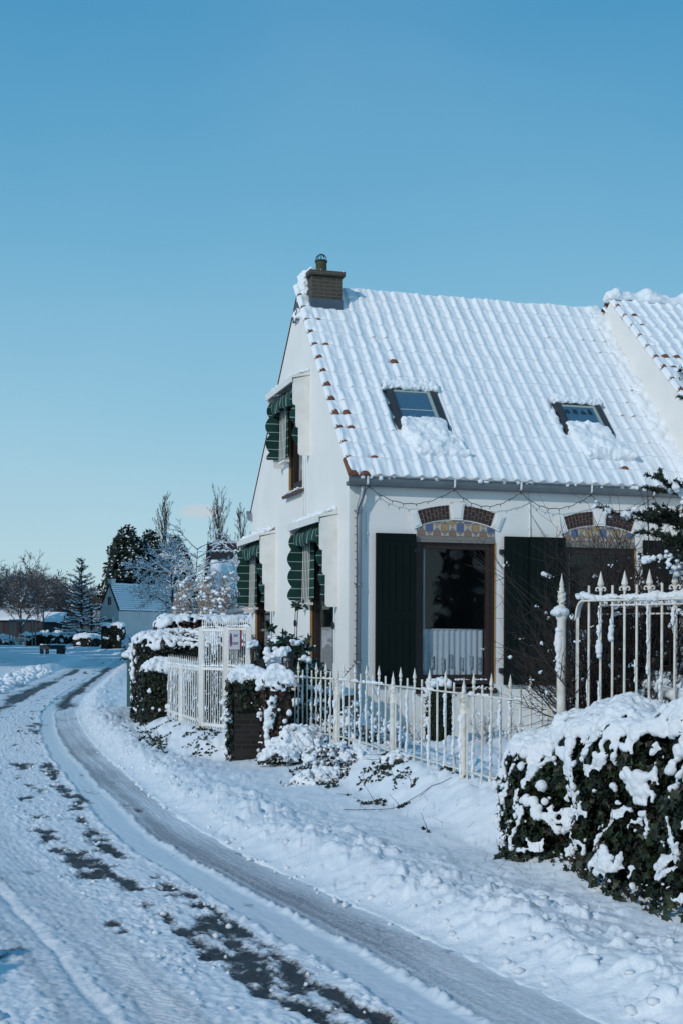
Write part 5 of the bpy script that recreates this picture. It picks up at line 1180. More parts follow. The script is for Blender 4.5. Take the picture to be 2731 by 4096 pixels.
# ------------------------------------------------------------------ yew boughs coming in from the right
def yew():
    r = root('yew_tree', 'dark green yew tree reaching in with snowy boughs at the right edge', 'tree', (3.16, 8.6, .1), 0); rng = np.random.default_rng(91)
    m = MB(); m.tube([(0, 0, -.1), (.03, .02, .8), (0, 0, 1.4), (.05, 0, 2.0), (.02, 0, 2.6)], [.09, .08, .07, .05, .02], 8)
    tips = []
    NP, ND, NL = [], [], []; SC, SR = [], []
    def shoot(p, d, L_, lv):
        pts = [p]; n = max(5, int(L_ / .05))
        for i in range(n):
            d = d + rng.normal(0, .06, 3) + V(0, 0, .02 if lv else -.012); d /= np.linalg.norm(d); p = p + d * L_ / n; pts.append(p)
            if i > n * .15 and rng.random() < (.9 if lv == 0 else .5 if lv == 1 else .0):
                for sgn in ((-1, 1) if rng.random() < .6 else (rng.choice([-1, 1]),)):
                    sd = np.cross(d, V(0, 0, 1)); sd /= np.linalg.norm(sd) + 1e-6
                    shoot(p, d * .6 + sgn * sd * .65 + V(0, 0, rng.normal(.05, .15)), L_ * rng.uniform(.12, .26) if lv == 0 else rng.uniform(.05, .12), lv + 1)
        pts = np.array(pts); m.tube(pts, np.linspace(.012 if lv == 0 else .005, .002, len(pts)), 5)
        st = .35 if lv == 0 else 0.0; nn = int(L_ * 900); t = rng.uniform(st, 1, nn); k = np.minimum((t * (len(pts) - 1)).astype(int), len(pts) - 2); f = t * (len(pts) - 1) - k
        q = pts[k] * (1 - f[:, None]) + pts[k + 1] * f[:, None]; ax = pts[k + 1] - pts[k]; ax /= np.linalg.norm(ax, axis=1)[:, None]
        sd = rng.normal(size=(nn, 3)) * V(1, 1, .55); sd -= (sd * ax).sum(1)[:, None] * ax; sd /= np.linalg.norm(sd, axis=1)[:, None]
        NP.append(q); ND.append(ax * .55 + sd)
        if lv >= 1 or L_ > .6:
            for i in range(1, len(pts)):
                if float(vn(pts[i][0] * 3.2, pts[i][1] * 3.2, pts[i][2] * 3.6, 4)) > .30 and rng.random() < .30: 
                    for _ in range(6): SC.append(pts[i] + V(-.01, -.008, .014) + rng.normal(0, .018, 3)); SR.append(rng.uniform(.009, .022))
    for tx, tz, bz, y in [(-.72 + rng.uniform(-.12, .2), rng.uniform(1.6, 2.7), 0, rng.uniform(-.35, .35)) for _ in range(12)] + [(-1.0, 2.85, 2.0, -.2), (-.98, 2.56, 2.0, .0), (-1.14, 2.54, 2.0, .1), (-1.1, 2.40, 1.95, -.15), (-.82, 2.7, 2.1, .1), (-1.0, 2.24, 1.9, .1), (-.85, 1.95, 1.7, -.1), (-.8, 2.5, 2.2, .05), (-.78, 1.75, 1.5, 0), (-.75, 2.9, 2.3, .1), (-.82, 2.1, 1.8, .2), (-.9, 2.35, 2.0, .2), (-.74, 2.3, 2.1, -.1), (-.7, 2.05, 1.9, 0)] + [(rng.uniform(.3, .95), rng.uniform(1.2, 2.6), 0, rng.uniform(-.5, .6)) for _ in range(16)] + [(rng.uniform(-.3, .3), rng.uniform(1.3, 2.7), 0, rng.choice([-1, 1]) * rng.uniform(.5, .9)) for _ in range(12)]:
        p = V(.0, 0, bz or tz - .35); e = V(tx, y, tz) - p; L_ = np.linalg.norm(e); shoot(p, e / L_, L_, 0)
    m.build('trunk', bark, r, True)
    P = np.concatenate(NP); D = np.concatenate(ND); D /= np.linalg.norm(D, axis=1)[:, None]; n = len(P)
    Ln = .022 * rng.uniform(.7, 1.2, n); sd = np.cross(D, rng.normal(size=(n, 3))); sd /= np.linalg.norm(sd, axis=1)[:, None]; w = .0038
    Q = np.stack([P - sd * w, P + sd * w, P + D * Ln[:, None] + sd * w * .4, P + D * Ln[:, None] - sd * w * .4], 1)
    mm = MB(); mm.add(Q.reshape(-1, 3), np.arange(n * 4).reshape(n, 4)); mm.build('needles', yewm, r)
    lumps('snow', SC, SR, .008, snow, r, .8, 3)
yew()

# ------------------------------------------------------------------ trees: a branching skeleton turned into thin tapered segments
def skeleton(rng, H, r0, spec, trunk_n=12, lean=0.0, trunk_jit=.03, levels=3):
    """spec per level: (children, start, angle from parent, length ratio, upward pull)"""
    A, B, RA, RB = [], [], [], []
    def grow(p, d, L_, rd, lv):
        n = trunk_n if lv == 0 else max(3, 6 - lv)
        nodes = [p]
        for i in range(n):
            d = d + rng.normal(0, trunk_jit if lv == 0 else .11, 3) + V(0, 0, spec[min(lv, len(spec) - 1)][4]); d /= np.linalg.norm(d)
            q = p + d * L_ / n; a, b = 1 - i / n, 1 - (i + 1) / n
            A.append(p); B.append(q); RA.append(rd * (.15 + .85 * a)); RB.append(rd * (.15 + .85 * b)); p = q; nodes.append((q, d, (i + 1) / n))
        if lv >= levels: return
        nc, st, an, lr, _ = spec[lv]
        for _ in range(nc):
            t = st + (1 - st) * rng.random() ** .9; k = min(int(t * n), n - 1) + 1; q, dd, f = nodes[k]
            ax = rng.normal(size=3); ax -= (ax @ dd) * dd; ax /= np.linalg.norm(ax); w = an * rng.uniform(.7, 1.3)
            e = dd * cos(w) + ax * sin(w); grow(q, e, L_ * lr * rng.uniform(.6, 1.2) * (1.15 - .55 * f), rd * (.55 - .25 * f), lv + 1)
    grow(V(0, 0, 0), V(lean, 0, 1), H, r0, 0)
    return np.array(A), np.array(B), np.array(RA), np.array(RB)
def base_at(u, Y, dz=0.0):
    p = at(u, 1470, Y); return (p[0], Y, float(ground_h(p[0], Y, False)) + dz)
def bare_tree(name, label, loc, H, seed, spec, mat, r0=.2, k=4, snowy=0.0, sm=None, group=None, minr=.012, rot=None, levels=3, lean=0):
    r = root(name, label, 'tree', loc, 0, group); rng = np.random.default_rng(seed)
    A, B, RA, RB = skeleton(rng, H, r0, spec, levels=levels, lean=lean)
    RA = np.maximum(RA, minr); RB = np.maximum(RB, minr * .8)
    big = RA > r0 * .42
    m = MB(); m.segs(A[big], B[big], RA[big], RB[big], 6); m.build('trunk', mat, r, True)
    m = MB(); m.segs(A[~big], B[~big], RA[~big], RB[~big], k); m.build('crown', mat, r, True)
    if snowy:
        d = B - A; d /= np.linalg.norm(d, axis=1)[:, None]; ok = (np.abs(d[:, 2]) < .88) & (rng.random(len(A)) < snowy)
        off = V(0, 0, 1)[None] * (RA * .8 + .007)[:, None]
        m = MB(); m.segs(A[ok] + off[ok], B[ok] + off[ok], RA[ok] * .9 + .007 + .012 * rng.random(ok.sum()), RB[ok] * .9 + .008, 5); m.build('snow', sm or snow_far, r, True)
    return r
POP = [(30, .12, .34, .36, .10), (6, .2, .38, .42, .14), (3, .2, .45, .5, .1)]
ROUND = [(9, .28, .85, .62, .02), (6, .25, .75, .55, .05), (5, .25, .7, .5, .04)]
TWIGGY = [(12, .18, .95, .66, .0), (8, .2, .8, .58, -.02), (6, .2, .8, .55, -.03)]
pops = [(383, 150, 25.0, 1.0, 'broad bare poplar rising behind the three dark cypresses'), (500, 165, 28.5, 1.0, 'tallest slender bare poplar left of the dark steep roof'), (541, 165, 26.5, .8, 'slender bare poplar right of the dark chimney')]
for i, (u, Y, H, s, lab) in enumerate(pops):
    H = (1470 - (1158, 1152, 1178)[i]) / F * Y * .86 + .6
    bare_tree('poplar_tree', lab, base_at(u, Y), H, 200 + i, [(34, .10, .30, .38 * s, .10), (7, .15, .34, .42, .14), (3, .2, .4, .5, .1)], bark_far, .17, 3, minr=.017, group='bare poplars beyond the houses')
bare_tree('bare_tree', 'snow-covered garden tree with dense low boughs in front of the small white house', base_at(398, 74), 5.2, 210, [(20, .10, 1.0, .60, -.01), (12, .15, .85, .55, -.02), (8, .2, .85, .5, -.03)], bark, .14, 4, .8, snow_far, minr=.008)
bare_tree('bare_tree', 'snowy fine-twigged tree between the cypresses and the pampas plumes', base_at(447, 88), 7.0, 211, TWIGGY, bark_far, .12, 3, .6, snow_far, minr=.012)
bare_tree('bare_tree', 'snowy fine-twigged tree against the dark steep roof', base_at(534, 62), 5.6, 212, [(14, .2, .6, .5, .05), (7, .2, .7, .55, .0), (5, .2, .8, .5, 0)], bark_far, .08, 3, .7, snow_far, minr=.010)
bare_tree('bare_tree', 'old pollarded bare tree above the white garden pergola', base_at(46, 138), 4.6, 213, [(9, .35, .8, .7, .04), (8, .2, .7, .55, .04), (6, .2, .75, .5, .02)], wood_snow, .26, 4, .15, snow_far, minr=.012)
bare_tree('bare_tree', 'bare leaning tree with forked boughs at the left edge', base_at(-24, 130), 6.2, 214, ROUND, wood_snow, .18, 4, .15, snow_far, minr=.012, lean=.05)
bare_tree('bare_tree', 'thin bare tree in front of the long snowy shed roof', base_at(98, 146), 5.0, 215, ROUND, wood_snow, .12, 4, .15, snow_far, minr=.010)
bare_tree('bare_tree', 'fine bare tree standing taller than the wood behind the pergola', base_at(58, 205), 10.4, 216, [(14, .45, .7, .42, .05), (8, .2, .6, .5, .05), (5, .2, .6, .5, .03)], wood_snow, .2, 3, .0, minr=.022)

def woodland():                                   # the far wood reads as one mass of twigs
    rng = np.random.default_rng(220); m = MB(); kinds = []
    for s in range(5): kinds.append(skeleton(np.random.default_rng(300 + s), 1.0, .014, [(15, .12, .75, .50, .04), (7, .15, .75, .52, .03), (4, .2, .7, .5, .02)], trunk_n=8))
    def put(x, y, H):
        A, B, RA, RB = kinds[rng.integers(5)]; a = rng.uniform(0, 2 * pi); c, s = cos(a), sin(a); R = np.array([[c, -s, 0], [s, c, 0], [0, 0, 1]]).T
        o = V(x, y, .9); w = rng.uniform(.9, 1.25) * H
        m.segs((A @ R) * V(w, w, H) + o, (B @ R) * V(w, w, H) + o, np.maximum(RA * H, .028), np.maximum(RB * H, .022), 3)
    for i in range(170):
        u = rng.uniform(-60, 250); Y = rng.uniform(165, 250); top = np.interp(u, [-60, 0, 60, 130, 160, 200, 250], [1318, 1312, 1300, 1316, 1330, 1348, 1365]) + rng.uniform(0, 34)
        put(at(u, 1470, Y)[0], Y, (1470 - top) / F * Y * .76 + .8)
    for i in range(26):
        u = rng.uniform(190, 300); Y = rng.uniform(230, 260); put(at(u, 1470, Y)[0], Y, (1470 - rng.uniform(1356, 1380)) / F * Y * .8 + .8)
    tag(m.build('woodland', wood_snow, None, True), 'distant bare wood behind the snowy sheds on the left', 'wood', kind='stuff')
woodland()

# evergreens: leaf clumps in a ragged cone, light snow on the upper sides
def evergreen(name, label, loc, H, W, seed, n, ls, shapef, mat, snown, ssz, group=None, cat='tree'):
    r = root(name, label, cat, loc, 0, group); rng = np.random.default_rng(seed)
    z = rng.random(n) ** .8; a = rng.uniform(0, 2 * pi, n); R = shapef(z) * W
    lob = 1 + .30 * fbm(np.cos(a) * 2.2, np.sin(a) * 2.2, z * 7, 3, seed); q = np.sqrt(rng.uniform(.35, 1, n))
    P = np.stack([R * lob * q * np.cos(a), R * lob * q * np.sin(a), z * H + rng.normal(0, .02 * H, n)], -1); P[:, 2] = np.clip(P[:, 2], .05 * H, H * 1.01)
    Nn = np.stack([np.cos(a), np.sin(a), .5 + 0 * a], -1)
    m = MB(); m.leaves(P, Nn, ls * rng.uniform(.6, 1.3, n), LEAF, rng, .5, up=np.stack([np.cos(a) * .7, np.sin(a) * .7, .4 + 0 * a], -1)); m.build('crown', mat, r)
    m = MB(); m.tube([(0, 0, -.2), (0, 0, H * .5), (0, 0, H * .98)], [W * .09, W * .06, .02], 6); m.build('trunk', bark, r, True)
    k = rng.permutation(np.where((q > .86))[0])[:snown]
    m = MB(); C = P[k] + np.stack([np.cos(a[k]), np.sin(a[k]), 0 * a[k] + .6], -1) * ls * .35; m.ico(C, ssz * rng.uniform(.4, 1.25, len(k)), rng.uniform(.45, .8, len(k)), lvl=1, rng=rng, jit=.15); m.build('snow', snow_far, r, True)
    return r
cyl = lambda z: np.clip(1.05 * (1 - z) ** .62, 0, .62) * np.minimum(1, z * 6 + .7) / .62
for i, (u, top, hw_, Y, lab) in enumerate([(291, 1222, 58, 165, 'leftmost and tallest of the three dark cypresses behind the small white house'), (343, 1232, 48, 168, 'middle dark cypress with a blunt top behind the small white house'), (404, 1248, 47, 160, 'right-hand dark cypress with snow on its boughs, beside the broad poplar')]):
    evergreen('cypress_tree', lab, base_at(u, Y), (1470 - top) / F * Y + .8, hw_ / F * Y * 1.05, 230 + i, 4600, .52, cyl, conif, (800, 800, 1500)[i], .15, 'dark cypresses behind the small house')
def spruce(label, loc, H, W, seed):
    r = root('spruce_tree', label, 'tree', loc, 0); rng = np.random.default_rng(seed)
    m = MB(); m.tube([(0, 0, -.2), (.05, 0, H * .5), (0, 0, H)], [.16, .09, .015], 6); m.build('trunk', bark, r, True)
    P, Nn, U, C, R = [], [], [], [], []
    z = .06
    while z < .97:
        nb = rng.integers(5, 8); a0 = rng.uniform(0, 6)
        for k in range(nb):
            a = a0 + k / nb * 2 * pi + rng.normal(0, .25); zj = rng.normal(0, .018); dj = rng.uniform(.5, 1.8); L_ = W * (1 - z) ** .85 * rng.uniform(.5, 1.2) + .12; lift = -.25 + .75 * z
            for t in np.linspace(.12, 1, int(6 + L_ * 9)):
                x = L_ * t; zz = (z + zj) * H + L_ * (lift * dj * t - .12 * dj * t * t + (.25 * t ** 3)); p = V(x * cos(a), x * sin(a), zz)
                for s in (-1, 1, 0):
                    P.append(p + rng.normal(0, .03, 3)); Nn.append(V(0, 0, 1) + .3 * V(cos(a), sin(a), 0)); U.append(V(cos(a) - s * .8 * sin(a), sin(a) + s * .8 * cos(a), -.25))
                if rng.random() < .75 * (1 - z * .5): C.append(p + V(0, 0, .08)); R.append(rng.uniform(.06, .19) * (1.1 - z * .7))
        z += .028 + .045 * z
    m = MB(); m.leaves(P, Nn, .21 * rng.uniform(.6, 1.2, len(P)), [(0, 1), (.16, .4), (.14, -.5), (-.14, -.5), (-.16, .4)], rng, .3, up=np.array(U)); m.build('crown', conif, r)
    m = MB(); m.ico(C, R, .6, lvl=1, rng=rng, jit=.15); m.build('snow', snow_far, r, True)
spruce('young snowy spruce with an open spiky top left of the small white house', base_at(186, 140), 9.1, 2.9, 240)

# pampas grass plumes drooping under snow
def pampasg(label, loc, W, H, seed, n):
    r = root('pampas_grass', label, 'grass clump', loc, 0, 'pampas clumps behind the beech hedge'); rng = np.random.default_rng(seed); m = MB(); st = MB(); A, B = [], []; P, Nn, U = [], [], []; C, R = [], []
    for _ in range(n):
        a = rng.uniform(0, 2 * pi); q = math.sqrt(rng.random()) * W; h = H * rng.uniform(.6, 1.0) * (1 - .25 * (q / W) ** 2); b = V(q * .3 * cos(a), q * .3 * sin(a), 0); t = V(q * cos(a), q * sin(a), h)
        A.append(b); B.append(t); dr = V(cos(a), sin(a), 0) * .25
        for k in np.linspace(0, 1, 46):
            p = t + dr * k * 1.3 + V(0, 0, .22 * sin(k * 2.6) - .50 * k * k) + rng.normal(0, .05, 3); P.append(p); Nn.append(rng.normal(size=3)); U.append(dr * 2 + V(0, 0, -1))
            if rng.random() < .10: C.append(p + V(0, 0, .05)); R.append(rng.uniform(.03, .09))
        for k in np.linspace(.2, 1, 24): P.append(b + (t - b) * k + rng.normal(0, .07, 3)); Nn.append(rng.normal(size=3)); U.append(V(.1, 0, -1))
    st.segs(A, B, np.full(n, .012), np.full(n, .006), 3); st.build('stalks', pampas, r)
    m.leaves(P, Nn, .10 * rng.uniform(.6, 1.5, len(P)), [(0, 1), (.12, 0), (0, -.8), (-.12, 0)], rng, .3, up=np.array(U)); m.build('plumes', pampas, r)
    m = MB(); m.ico(C, R, .7, lvl=1, rng=rng, jit=.15); m.build('snow', snow_far, r, True)
pampasg('pampas clump with drooping pale plumes, left one beside the snowy garden tree', base_at(443, 46), .55, 3.45, 250, 46)
pampasg('pampas clump with drooping pale plumes, right one in front of the dark steep roof', base_at(512, 44), .70, 3.6, 251, 60)

# ------------------------------------------------------------------ small white house down the lane
def small_house():
    Y = 142; p = base_at(230, Y)
    th = math.radians(50); r = root('small_white_house', 'small white gabled house with a snowy roof at the far end of the lane', 'house', p, th); r.scale = (1.1, 1.1, 1.1)
    # local: x along ridge (away to the right), y across the gable
    gw, ez, az = 2.7, 3.25, 5.6
    # gable wall at x=0 spanning y 0..-gw (towards the camera)
    m = MB(); gable_poly(m, [(0, -.5), (-gw, -.5), (-gw, ez), (-gw * .5, az), (0, ez)], [(-1.62, -1.08, 3.7, 4.5), (-1.95, -.75, 1.2, 2.35)], lambda y, t, z: (t, y, z))
    m.add([(0, -gw, -.5), (8, -gw, -.5), (8, -gw, ez), (0, -gw, ez)], [(0, 1, 2, 3)]); m.build('wall', plaster_far, r)
    for a, b, c, d in ((-1.62, -1.08, 3.7, 4.5), (-1.95, -.75, 1.2, 2.35)):
        m = MB(); ring(m, gk, a, b, c, d, .06, .03, .1); quad(m, gk, a + .06, b - .06, c + .06, d - .06, .07, 1); m.box(-.08, .0, a - .08, b + .08, c - .09, c - .02, 2)
        m.build('window', [frame_br, M('dark_pane', (.03, .035, .045), .1), white_paint], r)
    m = MB(); m.box(-.28, 0, -2.1, -.6, 2.4, 2.57); m.box(-.26, 0, -2.08, -2.04, 1.5, 2.4); m.box(-.26, 0, -.66, -.62, 1.5, 2.4); m.build('awning', plaster_far, r)
    m = MB(); m.grid(np.array([[(-.1 - .1 * t, y, 2.38 - .3 * t) for y in np.linspace(-2.03, -.67, 8)] for t in (0, .5, 1)])); m.build('awning_cloth', M('faded_cloth', (.12, .18, .17), .9), r)
    sl = math.atan2(az - ez, gw / 2); L_ = gw / 2 / cos(sl) + .15
    n = 13
    mt, ms = MB(), MB()
    for i in range(n):
        w0 = -.12 + i * (L_ + .12) / n; w1 = w0 + (L_ + .12) / n
        for mm, h0, h1, x0 in ((mt, .08, .045, -.06), (ms, .125 if i != 0 else .08, .095, .02)):
            xs = np.linspace(x0, 8.1, 60); g = []
            for w, h in ((w0 + .04 * (mm is ms), 0), (w0 + .04 * (mm is ms), h0), (w1, h1)):
                g.append([(x, -gw + w * cos(sl) - (h + (.012 * sin(x * 14) if h else 0)) * sin(sl), ez + w * sin(sl) + (h + (.012 * sin(x * 14) if h else 0)) * cos(sl)) for x in xs])
            mm.grid(np.array(g))
    t = mt.build('roof', M('dark_tiles', (.035, .035, .04), .8), r); ms.build('snow', snow_far, t)
    m = MB(); m.prism([(-gw - .05, ez - .1), (-gw * .5, az + .06), (.05, ez - .1), (.05, ez + .05), (-gw * .5, az + .2), (-gw - .05, ez + .05)], 0, -.1, -.02); m.build('barge_board', darkwood, r)
    m = MB(); m.prism([(.0, ez), (-gw * .5, az + .1), (-gw * .5, az)], 0, 0, 8); m.build('rear_roof', darkwood, r)
    m = MB(); m.box(.02, .5, -gw * .5 - .26, -gw * .5 + .26, az - .35, az + .50); m.box(-.03, .55, -gw * .5 - .31, -gw * .5 + .31, az + .50, az + .60); c = m.build('chimney', plaster_far, r)
    m = MB(); C = [(x, -gw * .5, az + .16) for x in np.arange(.6, 8, .12)]; m.ico(C, .11, .8, lvl=1, rng=RNG, jit=.1); m.build('ridge_snow', snow_far, r, True)
small_house()
# the dark steep-roofed house behind the pampas
def steep_house():
    Y = 92; r = root('steep_roofed_house', 'dark steep-roofed house with patches of snow on its roof behind the pampas grass', 'house', base_at(487, Y), math.radians(8))
    H = (1470 - 1248) / F * Y + 1.3; W = 4.4; dx = -.55
    m = MB(); m.prism([(0, 0), (3.4, H), (7.2, 0)], 0, 0, .2); g = m.build('wall', M('grey_boards', (.22, .21, .22), .85), r)
    P = lambda x, t, h=0: (x - .62 * (1 - t) * (x < .3), -.2 + 3.6 * t - h, H * t + h * .4)
    m = MB(); xs = np.linspace(-.15, 2.6, 30)
    m.grid(np.array([[(x + (-.75 * (1 - t)) * (1 - x / 2.6), -.2 + 3.6 * t, .3 + (H - .3) * t) for x in xs] for t in np.linspace(0, 1, 12)])); rf = m.build('roof', M('black_tiles', (.018, .019, .024), .7), r)
    m = MB()
    for t0, t1 in ((.80, .90), (.50, .84), (.0, .47)):
        ts = np.linspace(t0, t1, 10); g_ = []
        for t in ts:
            row = []
            for x in xs[3:-1]:
                e = .05 + .05 * float(vn(x * 3, t * 9, 0, 3)); q = min((t - t0), (t1 - t)) / .03; hh = e * min(1, max(0, q + float(vn(x * 4, t0 * 9, 0, 5)) * .6)) + .0
                row.append((x + (-.75 * (1 - t)) * (1 - x / 2.6), -.2 + 3.6 * t - hh - .01 if hh > 0 else -.2 + 3.6 * t + .05, .3 + (H - .3) * t + hh * .3))
            g_.append(row)
        if t0 != .80: m.grid(np.array(g_))
    C = [(x, 3.42, H + .08) for x in np.arange(-.1, 2.6, .06)]; m.ico(C, RNG.uniform(.10, .17, len(C)), .7, lvl=1, rng=RNG, jit=.1)
    C = [(x, 3.1, H * .93 + .05 * sin(x * 15)) for x in np.arange(-.1, 2.6, .05)]; m.ico(C, RNG.uniform(.06, .11, len(C)), .8, lvl=1, rng=RNG, jit=.1)
    m.build('snow', snow_far, rf, True)
    m = MB(); m.bar((-.9, -.2, .3), (-.14, 3.4, H + .02), .10, .25); m.bar((-.14, 3.4, H + .02), (.6, 7.2, .3), .1, .25); m.build('barge_board', darkwood, r)
    m = MB(); m.lathe([(.16, -.3), (.16, .25), (.22, .27), (.22, .36), (.14, .38), (.14, .45), (.2, .47), (.2, .55)], (1.05, 3.5, H + .05), 8); m.build('chimney', darkwood, r)
steep_house()
# sheds with snowy roofs
def shed(label, u0, u1, Y, zt, zb, wallm, dep, tilt=0., name='shed'):
    x0, x1 = at(u0, 1470, Y)[0], at(u1, 1470, Y)[0]; b = base_at(u0, Y); zt, zb = at(u0, zt, Y)[2] - b[2], at(u0, zb, Y)[2] - b[2]
    r = root(name, label, 'shed', b, 0); w = x1 - x0
    m = MB(); m.box(0, w, .15, dep, -.3, zb); m.build('wall', wallm, r)
    for x in np.arange(.6, w - .5, 1.7):
        m = MB(); m.box(x, x + .8, .10, .149, .7, max(zb - .25, .9)); m.build('window', M('shed_pane', (.05, .055, .06), .2), r)
    m = MB(); m.prism([(-.1, zb - .02), (dep * .55, zt), (dep + .2, zb), (dep + .2, zb - .1), (dep * .55, zt - .12), (-.1, zb - .14)], 0, -.2, w + .2); rf = m.build('roof', darkwood, r)
    xs = np.linspace(-.2, w + .2, 60); g_ = []
    for t in np.linspace(0, 1, 8): g_.append([(x, -.18 + (dep * .55 + .18) * t, zb + (zt - zb) * t + .06 + .10 * min(1, t * 8) + .04 * float(vn(x * .9, t * 3, 0, 7))) for x in xs])
    g_.insert(0, [(x, -.19, zb - .03) for x in xs]); m = MB(); m.grid(np.array(g_)); m.build('snow', snow_far, rf, True)
shed('long low shed with a snowy roof behind the pollarded tree', -20, 108, 165, 1398, 1424, darkwood, 6)
shed('low snowy shed right of the long shed, behind the spruce', 98, 142, 155, 1408, 1428, M('shed_boards', (.06, .05, .045), .85), 4)
shed('low house with a broad snowy roof left of the small white house', 190, 236, 165, 1404, 1428, M('low_house_wall', (.10, .10, .11), .85), 6)
def gable_shed():
    r = root('shed', 'dark boarded gable peeking over the long snowy shed', 'shed', base_at(103, 172), 0); m = MB(); m.prism([(0, 0), (3.2, 0), (3.2, 3.4), (2.6, 4.4), (0, 3.3)], 1, 0, 3); m.build('wall', darkwood, r)
    m = MB(); m.bar((-.1, 1.4, 3.36), (2.65, 1.4, 4.48), 3.0, .12); m.build('snow', snow_far, r)
gable_shed()
# mast, telephone pole, pergola, parasol, little fence
r = root('radio_mast', 'thin pale mast standing far off above the wood', 'mast', base_at(234, 250), 0); m = MB(); m.tube([(0, 0, 0), (0, 0, (1470 - 1331) / F * 250 + 1)], [.16, .03], 5); m.build('pole', white_paint, r, True); m = MB(); m.lathe([(.3, 0), (.2, .5)], (0, 0, 0), 6); m.build('base', white_paint, r)
r = root('wooden_post', 'dark wooden post standing right of the spruce', 'post', base_at(210.5, 140), 0); m = MB(); m.box(-.11, .11, -.11, .11, -.1, 3.75); m.build('shaft', darkwood, r); lumps('snow', [(random.uniform(-.08, .08), 0, 3.78) for _ in range(12)], .08, .03, snow_far, r)
pale_wood = M('pale_wood', (.20, .20, .19), .85)
def pergola():
    Y = 134; r = root('garden_pergola', 'white garden pergola under the pollarded tree', 'pergola', base_at(22, Y), 0); w = (74 - 22) / F * Y; h = at(22, 1427, Y)[2] - r.location[2]
    for x, y in ((0, 0), (w, 0), (0, 1.4), (w, 1.4)): m = MB(); m.box(x - .05, x + .05, y - .05, y + .05, -.1, h); m.build('post', pale_wood, r)
    m = MB(); m.box(-.1, w + .1, -.06, .06, h, h + .1); m.box(-.1, w + .1, 1.34, 1.46, h, h + .1); [m.box(x - .03, x + .03, -.15, 1.55, h + .1, h + .16) for x in np.linspace(0, w, 6)]; b = m.build('beam', pale_wood, r)
    lumps('snow', [(x, y, h + .16) for x in np.arange(0, w, .06) for y in (0, 1.4)], .075, .03, snow_far, b)
    p = root('garden_parasol', 'small snow-capped parasol beside the white pergola', 'parasol', base_at(61, Y + 3), 0); m = MB(); m.tube([(0, 0, 0), (0, 0, 1.5)], .03, 6); m.build('pole', darkwood, p); m = MB(); m.lathe([(.75, 1.2), (.4, 1.42), (0, 1.62)], (0, 0, 0), 10); m.build('canopy', snow_far, p)
pergola()
def lowfence():
    Y = 136; r = root('low_white_fence', 'low white slatted garden fence left of the dark clipped hedge', 'fence', base_at(24, Y), 0); w = (58 - 24) / F * Y
    m = MB(); m.box(0, w, -.03, .03, .62, .7); m.box(0, w, -.03, .03, .02, .08); [m.box(x - .022, x + .022, -.02, .02, 0, .65) for x in np.linspace(.1, w - .1, 11)]; m.build('rail', plaster_far, r)
    for x in (0, w * .5, w): m = MB(); m.box(x - .05, x + .05, -.05, .05, -.1, .75); m.build('post', plaster_far, r)
    lumps('snow', [(x, 0, .72) for x in np.arange(0, w, .05)], .06, .025, snow_far, r)
lowfence()
def plankfence():
    Y = 148; r = root('plank_fence', 'dark plank fence between the spruce and the small white house', 'fence', base_at(186, Y), 0); w = (231 - 186) / F * Y
    m = MB(); [m.box(x, x + .13, 0, .03, -.1, 1.4) for x in np.arange(0, w, .14)]; m.build('plank_panel', darkwood, r)
    for x in np.arange(0, w, .8): m = MB(); m.box(x, x + .08, .03, .11, -.1, 1.43); m.build('post', darkwood, r)
    lumps('snow', [(x, .03, 1.44) for x in np.arange(0, w, .05)], .055, .025, snow_far, r)
plankfence()
# clipped hedges along the far side
def fh(label, u0, u1, Y, top, W, seed, **k):
    b0, b1 = at(u0, 1470, Y)[0], at(u1, 1470, Y)[0]; g_ = float(ground_h((b0 + b1) / 2, Y, False)); H = at(u0, top, Y)[2] - g_
    kw = dict(ex=8, amp=.05, seed=seed, clump=.8, side=.16, depth=.12, flop=.6); kw.update(k); n = int(((b1 - b0) * (H + W) * 2) * 260)
    return hedge('clipped_hedge', label, 'hedge', ((b0 + b1) / 2, Y + W / 2, g_), 0, b1 - b0, W, H, k.pop('leafm', hedge_d) if False else hedge_d, .15, max(n // 2, 900), OVAL, .06, .11, 900, group='clipped hedges across the lane', snm=snow_far, **kw)
fh('long low dark hedge with a snow cap right of the low white fence', 57, 134, 138, 1457, 1.2, 260)
fh('low snow-dusted hedge joining the long dark hedge on its right', 133, 178, 138.6, 1457, 1.3, 261, side=.5)
fh('rounded hedge mound capped with snow left of the block-shaped hedge', 164, 232, 128, 1458, 2.0, 262, ex=3, side=.3, drape=.4)
fh('tall block-shaped dark hedge beside the small white house', 230, 283, 120, 1433, 1.8, 263, ex=7, side=.22)
for i, (u, w_, h_, lab) in enumerate([(104, .9, .9, 'bushy evergreen with a thick snow pad behind the long dark hedge'), (133, .75, .85, 'small evergreen with drooping snowy boughs left of the spruce'), (306, .7, 1.0, 'snowy bush at the foot of the garden tree, right of the block-shaped hedge'), (345, 1.2, 1.1, 'wide snowy bush under the garden tree boughs'), (10, .8, .7, 'low snowy bush at the left edge beside the low white fence')]):
    Y = (143, 144, 110, 66, 136)[i]; w_, h_ = (w_ * 1.3, h_ * 1.3) if i != 3 else (w_, h_); p = base_at(u, Y, .15 if i < 2 else 0); snowbush('snowy_bush', lab, p, w_, w_ * .8, h_, 270 + i, 900, conif, .13, 420, .12, vox=.045, group='snowy bushes across the lane', cat='bush', up=.2)
